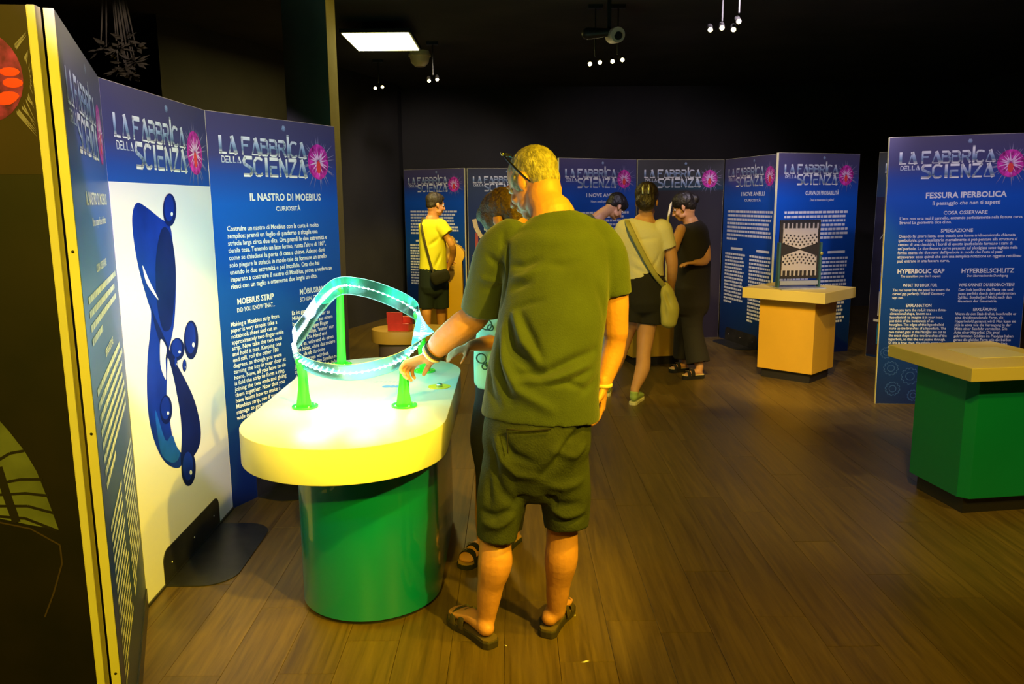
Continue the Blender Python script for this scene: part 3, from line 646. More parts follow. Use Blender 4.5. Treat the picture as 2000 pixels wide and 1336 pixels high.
def stand(base, top, bend, label, lean):
    bx, by = base; t = thing('ring_stand', label, 'stand', (bx, by, TZ), 0, 'green ring stands', local=False); top = Vector(top)
    b = MB(); b.prism([(bx + .052 * math.cos(a), by + .052 * math.sin(a)) for a in [2 * math.pi * i / 28 for i in range(28)]], TZ, TZ + .008); f = b.build('base_flange', M_acryl, t, bevel=.0015)
    b = MB()
    for k in range(4):
        a = .6 + math.pi / 2 * k; b.ell((bx + .04 * math.cos(a), by + .04 * math.sin(a), TZ + .009), (.005, .005, .003), n=8, k=6)
    tag(b.build('screw', M_chrome, f), kind='stuff')
    v = top - Vector((bx, by, TZ)); b = MB()
    mid = Vector((bx, by, TZ)) + Vector((v.x * lean, v.y * lean, v.z * .72)); q = Vector((bx, by, TZ))
    b.tube([q + Vector((0, 0, .006)), q.lerp(mid, .5), mid, mid.lerp(top, .6) + Vector((0, 0, .012)), top], [.024, .021, .019, .017, .014], n=16, sub=5, hint=(1, 0, 0)); b.build('post', M_acryl, t, smooth='auto')
    if v.z < .25:
        b = MB(); b.prism([(-.03, 0), (.034, 0), (.012, v.z * .66), (-.01, v.z * .66)], -.003, .003, lambda x, y, q_: (bx + x, by + q_ - .02, TZ + .006 + y)); b.build('gusset', M_acryl, t)
stand((-.835, 3.145), ring_pt(1.0) + Vector((.0, 0, -.012)), .1, 'short green stand at the left front of the ring', .25)
stand((-.436, 3.15), ring_pt(5.1) + Vector((0, 0, -.012)), .1, 'short green stand under the man\'s hand', .2)
stand((-.865, 4.0), ring_pt(10.9) + Vector((0, 0, -.014)), .4, 'tall green stand at the back left of the ring', .55)
stand((-.425, 3.82), ring_pt(7.7) + Vector((0, 0, -.014)), .4, 'green stand at the back right of the ring, partly behind the forearm', .5)

def pedestal(c, rz, top, body, H, slab, label, mtop, mbody, plinth_in=.03, cham=0, off=(0, 0)):
    t = thing('pedestal', label, 'pedestal', (*c, 0), rz)
    b = MB(); b.box((0, 0, H - slab / 2), (top[0], top[1], slab)); b.build('top_slab', mtop, t, bevel=.003)
    x, y = body[0] / 2, body[1] / 2; k = cham; ox, oy = off
    pts = [(-x + k, -y), (x, -y), (x, y), (-x, y), (-x, -y + k)] if k else [(-x, -y), (x, -y), (x, y), (-x, y)]
    b = MB(); b.prism([(p[0] + ox, p[1] + oy) for p in pts], .085, H - slab); b.build('body', mbody, t, bevel=.002)
    b = MB(); b.box((ox, oy, .0425), (body[0] - 2 * plinth_in, body[1] - 2 * plinth_in, .085)); b.build('plinth', M_plinth, t)
    return t
gp = pedestal((2.42, 4.06), R(8), (.62, .66), (.46, .42), .77, .065, 'green pedestal with a cream square top at the right edge', M_ybody, M_gbody, cham=.04, off=(.0, -.03))
b = MB(); b.box((.05, .02, .771), (.3, .26, .002)); b.build('inset_plate', mat('pale_plate', (.78, .7, .45), .4), gp)
mb = MB(); vs, fs, wd = text_shape('GEOMETRIC OVEN', .02); mb.add([(-.26 + v[0] * .24 / wd, -.2 + v[1] * .035, .7706) for v in vs], fs)
mp = pedestal((2.52, 7.02), R(46), (.64, .74), (.44, .50), .80, .09, 'ochre pedestal with a cream top carrying the galton board', M_ybody, M_obody)
pedestal((1.36, 7.75), R(12), (.66, .5), (.52, .38), .8, .07, 'ochre pedestal hidden behind the woman in the white shirt', M_ybody, M_obody)

def galton():
    base = Vector((2.475, 6.93, .80)); t = thing('galton_board', 'black framed peg board with mirrored cream funnels on a clear base', 'exhibit', base, R(6))
    b = MB(); b.box((0, 0, .006), (.40, .24, .012)); b.build('base_plate', mat('smoky_acrylic', (.35, .37, .4), .2, var=.2), t, bevel=.002)
    for s in (-1, 1):
        b = MB(); b.box((s * .185, 0, .2), (.016, .05, .39)); b.build('upright', mat('teal_acrylic_upright', (.04, .1, .1), .2), t, bevel=.002)
    b = MB(); b.box((0, 0, .05), (.34, .045, .035)); b.build('lower_bar', mat('grey_acrylic_bar', (.28, .3, .34), .25), t, bevel=.002)
    z0, z1 = .10, .57; zm = (z0 + z1) / 2; hw = .165
    b = MB(); b.box((0, .012, zm), (2 * hw + .03, .02, z1 - z0 + .03)); fr = b.build('back_board', M_plinth, t, bevel=.002)
    cream = mat('cream_funnel_panel', (.42, .37, .32), .5)
    for s in (-1, 1):
        b = MB(); f = lambda v: zm + s * v
        b.prism([(0, f(.004)), (hw - .01, f(.055)), (hw - .01, f(.235 - .055)), (-hw + .01, f(.235 - .055)), (-hw + .01, f(.055))], -.004, .0015, lambda x, y, q: (x, q, y)); pn = b.build('funnel_panel', cream, t)
        b = MB()
        for k in range(9): b.box((-hw + .014 + k * (2 * hw - .028) / 8, -.002, f(.2)), (.012, .008, .05))
        b.build('divider', cream, pn)
        b = MB()
        for r_ in range(4):
            for k in range(9 - (r_ % 2)):
                x = (-4 + k + .5 * (r_ % 2)) * .036; z = .05 + r_ * .024 - (1 - abs(x) / hw) * .02 + .008
                b.ell((x, -.006, f(z)), (.008, .004, .008), n=8, k=6)
        tag(b.build('peg', M_plinth, pn), kind='stuff')
    b = MB(); b.ell((.185, -.03, .30), (.014, .014, .014)); b.build('knob', mat('brass_knob', (.6, .55, .12), .3, .6), t, smooth=True)
galton()

def red_table():
    t = thing('low_table', 'low oval yellow table far back seen through the ring', 'table', (-.8, 6.3, 0), 0)
    H = P(760, 645, 6.2).z; n = 14
    def st(L_, r): return [(L_ / 2 - r + r * math.cos(a), r * math.sin(a)) for a in [-math.pi / 2 + math.pi * i / n for i in range(n + 1)]] + [(-L_ / 2 + r + r * math.cos(a), r * math.sin(a)) for a in [math.pi / 2 + math.pi * i / n for i in range(n + 1)]]
    b = MB(); b.prism(st(.62, .2), H - .1, H); b.build('table_top', M_obody, t, smooth='auto', bevel=.003)
    b = MB(); b.prism(st(.52, .15), 0, H - .1); b.build('base', mat('brown_laminate', (.16, .11, .05), .5), t, smooth='auto')
    M_red = mat('red_acrylic', (.9, .07, .03), .25, var=.15, coat=.4)
    g = thing('red_box', 'small open red acrylic box standing on the low yellow table', 'box', (-.87, 6.2, H), R(-12))
    b = MB(); b.box((0, 0, .03), (.17, .11, .06)); b.build('box_body', M_red, g, bevel=.003)
    b = MB(); b.box((-.03, -.04, .1), (.13, .008, .09)); b.build('upright_plate', M_red, g, bevel=.002)
    b = MB(); b.box((.05, .02, .085), (.07, .05, .05)); b.build('side_block', M_red, g, bevel=.002)
red_table()

def ogee_exhibit():                                      # yellow stand the boy works at
    Y = 9.2; t = thing('curved_stand', 'yellow stand with a rounded shoulder beside the boy in yellow', 'exhibit', (P(880, 600, Y).x, Y, 0), 0, local=False)
    pts = [(858, 655), (858, 575), (868, 470), (880, 462), (886, 468), (890, 478), (899, 483), (906, 492), (907, 502), (902, 512), (904, 560), (904, 655)]
    q = [P(x, y, Y) for x, y in pts]; q = [(p.x, max(p.z, 0) if y < 650 else 0) for p, (x, y) in zip(q, pts)]
    b = MB(); b.prism(q, 0, .22, lambda x, y, s: (x, Y + s, y)); b.build('side_board', M_obody, t, bevel=.004)
    b = MB(); b.box((q[0][0] - .08, Y + .1, P(870, 592, Y).z / 2), (.34, .3, P(870, 592, Y).z)); b.build('lower_box', M_obody, t, bevel=.004)
ogee_exhibit()
# rod exhibit the women look at
t = thing('bent_rod', 'thin pale bent rod rising in front of the woman in black', 'exhibit', P(1302, 560, 7.3).xy.to_3d() + Vector((0, 0, .8)), 0, local=False)
b = MB(); b.tube([Vector((P(1302, 560, 7.4).x, 7.4, .835)), P(1302, 500, 7.4), P(1303, 445, 7.4), P(1308, 410, 7.4), P(1311, 398, 7.4), P(1316, 394, 7.4)], [.012, .011, .011, .011, .01, .01], n=10); b.build('rod', mat('cream_plastic_rod', (.8, .72, .45), .4), t, smooth=True)
b = MB(); b.box((P(1302, 560, 7.4).x, 7.5, .81), (.12, .2, .02)); b.build('rod_base', M_plinth, t)

# ------------------------------------------------------------------ ceiling fixtures
M_lamp = mat('lamp_lens', (1, .9, .6), .5, emit=(1, .85, .35), estr=25)
M_dim = mat('lamp_metal', (.02, .018, .015), .5, .3)
def ceiling_light():
    c = Vector((-1.17, 7.75, 3.03)); t = thing('ceiling_light', 'bright square light panel glowing on the dark ceiling', 'ceiling light', c, 0)
    b = MB(); b.box((0, 0, 0), (.62, .84, .035)); b.box((0, 0, .07), (.3, .3, .12)); b.build('frame', M_dim, t, bevel=.003)
    b = MB(); b.box((0, 0, -.02), (.58, .8, .008)); b.build('diffuser', mat('light_diffuser', (1, 1, .8), .5, emit=(1, .9, .3), estr=14), t)
    d = bpy.data.lights.new('panel_glow', 'AREA'); d.shape = 'RECTANGLE'; d.size = .55; d.size_y = .75; d.energy = 28; d.color = (1, .8, .2)
    o = bpy.data.objects.new('panel_glow', d); COL.objects.link(o); o.location = (0, 0, -.03); o.parent = t
ceiling_light()
def track_spot(px, py, Y, to, label, heads=2):
    p = P(px, py, Y); t = thing('track_spotlight', label, 'spotlight', (p.x, p.y, 3.14), 0, 'small ceiling spotlights', local=False)
    b = MB(); b.box((p.x, p.y, 3.135), (.12, .05, .03)); b.tube([(p.x, p.y, 3.13), (p.x, p.y, p.z + .06)], [.006, .006], n=8); b.build('bracket', M_dim, t)
    for i in range(heads):
        q = p + Vector((.055 * (i - (heads - 1) / 2) * 1.5, 0, .012 * (i % 2))); d = (Vector(to) - q).normalized()
        b = MB(); b.tube([q - d * .07, q], [.02, .02], n=14, sub=2, caps=('round', 'flat')); hd = b.build('lamp_head', M_dim, t, smooth='auto')
        b = MB(); b.tube([q + d * .001, q + d * .006], [.016, .012], n=14, sub=1, caps=('round', 'round')); b.build('lens', M_lamp, hd, smooth=True)
track_spot(740, 172, 9.5, (-.8, 5, .5), 'leftmost tiny lit spotlight, below the bright square panel', 2)
track_spot(846, 158, 8.5, (-.3, 5, .5), 'small lit spotlight hanging below the smoke detector', 2)
track_spot(1162, 125, 7.0, (.4, 3, 1), 'left one of the two lit spotlights below the white camera', 2)
track_spot(1206, 120, 7.0, (1.2, 3, 1), 'right one of the two lit spotlights below the white camera', 2)
track_spot(1410, 58, 6.0, (1.0, 3, 1), 'brightest spotlight cluster at the top right of the ceiling', 3)
track_spot(1443, 42, 5.9, (1.4, 2.5, 1), 'topmost small spotlight, just right of the brightest cluster', 1)
p = P(820, 120, 9.0); t = thing('smoke_detector', 'round yellowish smoke detector right of the bright light panel', 'smoke detector', (p.x, p.y, 3.1), 0); t.scale = (1.2, 1.2, 1.2)
b = MB(); b.tube([(0, 0, .05), (0, 0, 0), (0, 0, -.05), (0, 0, -.09)], [.085, .09, .08, .045], n=24, sub=3, caps=('flat', 'flat')); b.build('housing', mat('aged_white_plastic', (.8, .65, .3), .5), t, smooth='auto')
b = MB(); b.tube([(0, 0, .01), (0, 0, -.005)], [.1, .1], n=24, sub=1, caps=('flat', 'flat')); b.build('mounting_ring', mat('aged_white_plastic', (.45, .38, .22)), t)
p = P(1205, 68, 6.5); t = thing('ceiling_camera', 'pale cylindrical camera with a dark round lens on the ceiling', 'camera', p, 0)
M_cp = mat('pale_camera_plastic', (.75, .62, .48), .5)
b = MB(); b.tube([(-.02, .16, .02), (0, 0, 0), (.005, -.03, -.004)], [.055, .06, .056], n=24, sub=3, caps=('round', 'flat')); b.build('camera_body', M_cp, t, smooth='auto')
b = MB(); b.tube([(.005, -.031, -.012), (.005, -.036, -.012)], [.032, .03], n=20, sub=1, caps=('flat', 'flat')); b.build('lens', M_plinth, t)
b = MB(); b.tube([(-.05, .06, .03), (-.22, .1, .03)], [.03, .045], n=14, caps=('round', 'round')); b.box((-.05, .1, .17), (.03, .03, .3)); b.build('mount_arm', M_dim, t, smooth='auto')

# dim plant tops that show above the panels at upper left
def plant():
    c = P(235, 150, 4.6); t = thing('hanging_plant', 'dim leafy plant in the dark above the white picture panel', 'plant', (c.x, c.y, 3.1), 0, local=False)
    rnd = random.Random(4); m = mat('dim_leaf', (.09, .07, .02), .6, var=.4); b = MB(); st = MB()
    tips = [P(200 + 12 * i + rnd.uniform(-6, 6), 100 - i * 5 + rnd.uniform(-6, 20), 4.6 + rnd.uniform(-.1, .1)) for i in range(6)] + [P(225 + rnd.uniform(-10, 45), 125 + rnd.uniform(-8, 25), 4.6) for i in range(6)]
    for tp in tips: st.tube([(c.x, c.y, 3.15), tp.lerp(Vector((c.x, c.y, 3.1)), .4), tp], [.006, .005, .003], n=6)
    st.build('stem', m, t)
    for tp in tips:
        for k in range(9):
            a = rnd.uniform(0, 6.28); d = Vector((math.cos(a), math.sin(a), rnd.uniform(-.8, .5))).normalized(); s = d.orthogonal().normalized() * .012; q = tp + d * .015; e = q + d * rnd.uniform(.04, .08)
            mid = q.lerp(e, .5); lf = MB(); lf.add([q, mid + s, e, mid - s, mid + Vector((0, 0, .004))], [(0, 1, 4), (1, 2, 4), (2, 3, 4), (3, 0, 4)]); b.add(lf.v, lf.f)
    tag(b.build('leaf', m, t), kind='stuff')
plant()

# ------------------------------------------------------------------ people
SK1 = mat('tanned_skin', (.62, .27, .12), .5, var=.08, vscale=14, bump=.12, bscale=90)
SK2 = mat('light_skin', (.62, .31, .16), .5, var=.06, vscale=14)
def headM(loc, yaw, pitch, roll=0): return Matrix.Translation(loc) @ Matrix.Rotation(R(yaw), 4, 'Z') @ Matrix.Rotation(R(-pitch), 4, 'X') @ Matrix.Rotation(R(roll), 4, 'Y')
def head(mb, M, s=1.0):
    S = M @ Matrix.Scale(s, 4)
    mb.ell((0, -.012, .036), (.074, .098, .086), S, 28, 18)
    mb.ell((0, .028, -.03), (.058, .060, .082), S, 24, 16)
    mb.ell((0, .058, -.088), (.032, .028, .022), S); mb.ell((0, .082, .022), (.046, .013, .010), S)
    mb.ell((0, -.045, -.03), (.058, .05, .06), S)
    mb.tube([(0, .086, .012), (0, .100, -.012), (0, .112, -.034)], [(.008, .008), (.010, .010), (.0135, .012)], n=12, M=S)
    for q in (-1, 1):
        mb.ell((q * .011, .100, -.038), (.009, .010, .007), S, 12, 8); mb.ell((q * .034, .066, -.034), (.022, .02, .02), S)
        mb.ell((q * .050, .03, -.07), (.014, .03, .02), S)
        mb.ell((0, 0, 0), (.007, .019, .031), S @ Matrix.Translation((q * .080, -.006, -.004)) @ Matrix.Rotation(q * R(-18), 4, 'Z') @ Matrix.Rotation(R(12), 4, 'X'), 16, 12)
        mb.ell((q * .077, .002, -.03), (.006, .009, .010), S, 10, 8)
    mb.ell((0, .090, -.058), (.022, .009, .006), S, 14, 8); mb.ell((0, .087, -.068), (.019, .010, .007), S, 14, 8)
def face_parts(M, parent, s=1.0, hairmat=None):
    S = M @ Matrix.Scale(s, 4)
    for q in (-1, 1):
        b = MB(); b.ell((q * .030, .076, .004), (.013, .011, .010), S, 14, 10); e = b.build('eye', mat('eye_white', (.75, .72, .68), .2), parent, smooth=True)
        b = MB(); b.ell((q * .030, .0855, .003), (.005, .003, .005), S, 10, 8); b.build('iris', mat('dark_iris', (.03, .02, .015), .2), e, smooth=True)
        if hairmat: b = MB(); b.tube([(q * .014, .094, .024), (q * .03, .093, .03), (q * .047, .078, .024)], [.003, .0042, .002], n=6, M=S); b.build('eyebrow', hairmat, parent, smooth=True)
def hair(M, parts, m, parent, s=1.0, vox=.005, nz=.004, nzs=60, an=(1, 1, .35)):
    mb = MB(); S = M @ Matrix.Scale(s, 4)
    for c, r in parts: mb.ell(c, r, S, 24, 16)
    return remesh(mb, 'hair', m, parent, vox, 3, nz=nz, nzs=nzs, anis=an)
def hand(mb, wrist, fdir, pn, side=1, curl=.5, s=1.0, spread=.12, thumb=.6):
    f = Vector(fdir).normalized(); n = Vector(pn); n = (n - f * n.dot(f)).normalized(); sd = f.cross(n) * side; w = Vector(wrist)
    mb.tube([w - f * .02 * s, w + f * .03 * s, w + f * .085 * s], [(.026 * s, .019 * s), (.037 * s, .016 * s), (.040 * s, .013 * s)], hint=sd, n=14)
    for k, (o, L, r) in enumerate(((-.031, .066, .0082), (-.0105, .078, .0088), (.0105, .074, .0088), (.031, .058, .0078))):
        p = w + (f * .08 + sd * o) * s; a = 0; d0 = (f + sd * (o / .031) * spread).normalized(); pts = [p]
        for q, (fr, cu) in enumerate(((.45, .55), (.3, 1.0), (.25, .8))):
            a += curl * cu * (1 + .08 * k); p = p + (d0 * math.cos(a) + n * math.sin(a)) * L * fr * s * 1.05; pts.append(p)
        mb.tube(pts, [r * s * 1.08, r * s, r * .92 * s, r * .8 * s], n=10, sub=3)
    p = w + (f * .02 - sd * .026) * s
    a1 = (-sd * .75 + f * .65 + n * thumb * .5).normalized(); a2 = (-sd * .25 + f * .9 + n * thumb).normalized()
    mb.tube([p, p + a1 * .036 * s, p + a1 * .036 * s + a2 * .03 * s, p + a1 * .036 * s + a2 * .055 * s], [.013 * s, .0115 * s, .010 * s, .008 * s], n=10, sub=3)
def folds(segs, sharp_y=.35):
    # cloth creases: (list of 3d points, width, height); height < 0 is a valley
    def f(c, n):
        d = 0
        for pts, wd, h in segs:
            best = 9; bu = 0; m = len(pts) - 1
            for i in range(m):
                a = pts[i]; ab = pts[i + 1] - a; t = max(0, min(1, (c - a).dot(ab) / ab.length_squared)); r = a + ab * t - c
                if r.length > .1: continue
                q = (r - n * r.dot(n)).length
                if q < best: best = q; bu = (i + t) / m
            wd = wd * 1.35
            if best < wd * 2.6: d += 1.5 * h * math.exp(-(best / wd) ** 2) * (.35 + .65 * math.sin(math.pi * bu))
        return d + .0022 * noise.noise(c * 8)
    return f
def leg_foot(mb, pts, rad, heel, toe, z=.05, s=1.0):
    mb.tube(pts, rad, n=18, sub=5); h = Vector((*heel, 0)); t = Vector((*toe, 0)); d = (t - h).normalized(); L = (t - h).length; sd = d.cross(Vector((0, 0, 1)))
    q = [h + d * .04 * s, h + d * L * .45, h + d * L * .74, t - d * .028]
    mb.tube([q[0] + Vector((0, 0, z + .006)), q[1] + Vector((0, 0, z + .014)), q[2] + Vector((0, 0, z - .002)), q[3] + Vector((0, 0, z - .008))], [(.030 * s, .028 * s), (.034 * s, .027 * s), (.042 * s, .018 * s), (.036 * s, .012 * s)], hint=sd, n=14)
    mb.tube([Vector(pts[-1]), h + d * .05 * s + Vector((0, 0, z + .01))], [rad[-1], .032 * s], n=14)
def sandal(parent, heel, toe, msole, mstrap, mbed, s=1.0, thick=.028):
    h = Vector((*heel, 0)); t = Vector((*toe, 0)); d = (t - h).normalized(); L = (t - h).length; sd = d.cross(Vector((0, 0, 1)))
    prof = [(-.01, 0), (0, .022), (.06, .034), (.3, .033), (.5, .036), (.72, .049), (.88, .046), (.97, .028), (1.0, 0)]
    pl = [(a * L, b * s) for a, b in prof] + [(a * L, -b * s) for a, b in prof[::-1][1:-1]]
    b = MB(); b.prism(pl, 0, thick, lambda x, y, z: h + d * x + sd * y + Vector((0, 0, z))); so = b.build('sandal', msole, parent, bevel=.004)
    b = MB(); b.prism([(x * .97 + .003, y * .9) for x, y in pl], thick, thick + .006, lambda x, y, z: h + d * x + sd * y + Vector((0, 0, z))); b.build('footbed', mbed, so)
    for k, (a, hh) in enumerate(((.56, .088), (.74, .074))):
        c = h + d * L * a; wv = (.046 if k else .042) * s
        pts = [c + sd * wv * math.cos(q) + Vector((0, 0, thick - .004 + (hh - thick) * math.sin(q) ** .8)) for q in [math.pi * i / 8 for i in range(9)]]
        b = MB(); b.tube(pts, [(.017, .003)] * 9, hint=d, n=10, sub=2); b.build('strap', mstrap, so, smooth=True)
        q = pts[3] + Vector((0, 0, .004)); b = MB(); b.tube([q + d * .012 + sd * .01, q + d * .012 - sd * .01, q - d * .012 - sd * .01, q - d * .012 + sd * .01, q + d * .012 + sd * .01], [.0018] * 5, n=6, sub=1); b.build('buckle', mat('brass_buckle', (.5, .42, .2), .3, .9), so)
    return so
def shoe(parent, heel, toe, m, msole, s=1.0):
    h = Vector((*heel, 0)); t = Vector((*toe, 0)); d = (t - h).normalized(); L = (t - h).length; sd = d.cross(Vector((0, 0, 1)))
    mb = MB(); mb.tube([h + d * .035 + Vector((0, 0, .06)), h + d * L * .5 + Vector((0, 0, .055)), h + d * L * .8 + Vector((0, 0, .042)), t - d * .025 + Vector((0, 0, .038))], [(.036 * s, .034), (.038 * s, .032), (.042 * s, .024), (.032 * s, .018)], hint=sd, n=16)
    mb.tube([h + d * .045 + Vector((0, 0, .06)), h + d * .05 + Vector((0, 0, .10))], [(.034 * s, .04), (.036 * s, .042)], hint=sd, n=14, caps=('round', 'flat'))
    o = remesh(mb, 'shoe', m, parent, .005, 2)
    b = MB(); prof = [(-.02, 0), (0, .026), (.1, .038), (.45, .036), (.75, .045), (.93, .036), (1.0, 0)]; pl = [(a * L, b_ * s) for a, b_ in prof] + [(a * L, -b_ * s) for a, b_ in prof[::-1][1:-1]]
    b.prism(pl, 0, .024, lambda x, y, z: h + d * x + sd * y + Vector((0, 0, z))); b.build('sole', msole, o, bevel=.003)
    return o
def person(label, x, y): return thing('person', label, 'person', (x, y, 0), 0, local=False)

C_olive = mat('olive_cotton', (.048, .070, .025), .9, var=.12, vscale=10, bump=.25, bscale=220, sheen=.2)
C_olive2 = mat('dark_olive_canvas', (.032, .042, .019), .9, var=.25, vscale=12, bump=.3, bscale=160)
C_dk = mat('black_cloth', (.012, .011, .012), .9, bump=.2, bscale=120)
def man():
    Y = 2.8; t = person('man in olive T-shirt and shorts bending over the glowing ring, sunglasses on his head', .02, 2.75)
    M = headM(P(1041, 357, 2.97), 56, 27, 4)
    mb = MB(); head(mb, M, 1.02)
    nk = M @ Vector((0, -.035, -.045))
    mb.tube([nk, P(1064, 396, 2.91), P(1078, 418, 2.875), P(1080, 445, 2.865)], [(.062, .066), (.067, .064), (.082, .066), (.10, .05)], hint=(1, .2, 0), n=20)
    mb.tube([P(1080, 440, 2.86), P(1084, 500, 2.83), P(1080, 600, 2.77), P(1066, 720, 2.71), P(1050, 860, 2.69)], [(.10, .05), (.14, .07), (.14, .085), (.15, .10), (.14, .10)], n=20)
    # left arm to the ring
    mb.tube([P(992, 492, 2.86), P(962, 540, 2.88), P(930, 618, 2.96)], [.045, .052, .050], n=16, hint=(0, 1, 0))
    wr = P(838, 697, 3.06)
    mb.tube([P(930, 618, 2.96), P(905, 636, 2.98), P(868, 664, 3.02), wr], [(.050, .052), (.056, .056), (.050, .046), (.036, .030)], n=16, hint=(0, .3, 1))
    hand(mb, wr, (P(790, 712, 3.12) - wr), (-.25, -.1, -1), side=1, curl=.85, s=1.12)
    # right arm hanging
    mb.tube([P(1168, 492, 2.85), P(1196, 545, 2.84), P(1202, 650, 2.84)], [.045, .053, .047], n=16, hint=(0, 1, 0))
    wr2 = P(1178, 752, 2.80)
    mb.tube([P(1202, 650, 2.84), P(1196, 690, 2.84), wr2], [.043, .042, .028], n=16)
    hand(mb, wr2, (P(1174, 830, 2.80) - wr2), (-1, .2, 0), side=1, curl=.35, s=1.0)
    hl, tl, hr, tr = (-.075, 2.615), (-.235, 2.835), (.115, 2.68), (.205, 2.915)
    leg_foot(mb, [P(1000, 880, 2.69), P(970, 1040, 2.68), P(967, 1098, 2.65), P(957, 1150, 2.66), P(950, 1205, 2.67)], [.075, .056, .061, .046, .034], hl, tl, .055)
    leg_foot(mb, [P(1095, 880, 2.70), P(1098, 1035, 2.70), P(1096, 1090, 2.69), P(1090, 1145, 2.71), P(1087, 1192, 2.73)], [.075, .056, .060, .044, .034], hr, tr, .055)
    remesh(mb, 'body', SK1, t, .0048, 4, nz=.0008, nzs=30)
    face_parts(M, t, 1.02)
    hm = mat('short_grey_hair', (.36, .31, .17), .75, var=.55, vscale=70, bump=.8, bscale=260, stretch=(1, 1, .5))
    hair(M, [((0, -.018, .040), (.0765, .0965, .0865)), ((0, -.048, -.006), (.064, .054, .062)), ((.055, .018, .012), (.022, .03, .04)), ((-.055, .018, .012), (.022, .03, .04))], hm, t, 1.02, .004, .002, 90)
    # shirt
    mb = MB()
    mb.tube([P(1055, 812, 2.705), P(1060, 745, 2.71), P(1074, 650, 2.75), P(1085, 560, 2.80), P(1085, 492, 2.84), P(1083, 452, 2.865), P(1078, 424, 2.88)], [(.206, .15), (.196, .142), (.186, .135), (.187, .13), (.196, .115), (.158, .088), (.092, .078)], n=36, sub=6, caps=('hollow', 'hollow'), sq=2.2)
    mb.tube([P(1000, 462, 2.86), P(968, 500, 2.87), P(940, 608, 2.94)], [(.07, .06), (.078, .07), (.078, .074)], hint=(1, 0, .4), n=24, sub=6, caps=('round', 'hollow'))
    mb.tube([P(1160, 462, 2.86), P(1185, 500, 2.85), P(1200, 578, 2.845)], [(.07, .06), (.072, .068), (.062, .072)], hint=(1, 0, -.2), n=24, sub=6, caps=('round', 'hollow'))
    q = lambda *p: [P(x, y, yy) for x, y, yy in p]
    sg = [(q((985, 515, 2.72), (1015, 512, 2.69), (1050, 498, 2.68)), .010, -.010), (q((990, 540, 2.70), (1018, 537, 2.68), (1045, 522, 2.67)), .009, .008), (q((990, 560, 2.69), (1030, 548, 2.67)), .010, -.009),
          (q((995, 605, 2.67), (1030, 592, 2.65), (1060, 585, 2.64)), .009, -.006), (q((985, 620, 2.66), (1000, 680, 2.62), (1060, 742, 2.58)), .012, -.013), (q((1000, 612, 2.66), (1022, 670, 2.62), (1066, 722, 2.59)), .011, .012),
          (q((1015, 612, 2.65), (1042, 665, 2.62), (1062, 722, 2.59)), .010, -.011), (q((965, 640, 2.66), (978, 700, 2.62), (1010, 762, 2.58), (1075, 800, 2.57)), .013, .013), (q((960, 660, 2.66), (970, 725, 2.61), (1000, 785, 2.58)), .012, -.013),
          (q((1012, 733, 2.58), (1070, 728, 2.57), (1120, 705, 2.59), (1168, 685, 2.64)), .012, -.016), (q((1010, 745, 2.58), (1075, 742, 2.57), (1150, 712, 2.61)), .010, .010), (q((1075, 752, 2.57), (1110, 748, 2.58), (1140, 760, 2.61)), .008, -.008),
          (q((1115, 745, 2.58), (1160, 722, 2.62)), .008, -.009), (q((1070, 515, 2.70), (1100, 520, 2.70), (1125, 512, 2.71)), .012, -.006), (q((955, 500, 2.80), (975, 522, 2.79), (984, 545, 2.79)), .009, -.009),
          (q((948, 540, 2.85), (975, 548, 2.83)), .008, .008), (q((950, 560, 2.86), (976, 562, 2.84)), .008, -.007), (q((982, 450, 2.78), (985, 520, 2.76), (986, 600, 2.74)), .007, -.010), (q((1150, 560, 2.74), (1172, 620, 2.72)), .012, -.007), (q((1040, 470, 2.73), (1110, 470, 2.73)), .02, .004),
          (q((930, 700, 2.70), (950, 740, 2.66), (980, 790, 2.62)), .012, -.010), (q((1130, 770, 2.60), (1170, 740, 2.64)), .010, -.006)]
    remesh(mb, 'shirt', C_olive, t, .0058, 3, fold=folds(sg))
    b = MB(); b.tube([P(1078 + 49 * math.cos(a), 421 + 9 * math.sin(a) + 1, 2.88 - .078 * -math.sin(a) * -1) for a in [2 * math.pi * i / 24 for i in range(25)]], [(.005, .0045)] * 25, n=8, sub=1)
    # shorts
    mb = MB()
    mb.tube([P(1052, 800, 2.70), P(1048, 860, 2.69), P(1046, 915, 2.69)], [(.182, .135), (.19, .142), (.165, .125)], n=30, sub=6, sq=2.2)
    mb.tube([P(1003, 870, 2.69), P(984, 950, 2.685), P(970, 1050, 2.665)], [(.098, .12), (.090, .11), (.071, .09)], n=26, sub=7, caps=('round', 'hollow'))
    mb.tube([P(1094, 870, 2.70), P(1103, 950, 2.70), P(1106, 1026, 2.69)], [(.098, .12), (.092, .11), (.080, .09)], n=26, sub=7, caps=('round', 'hollow'))
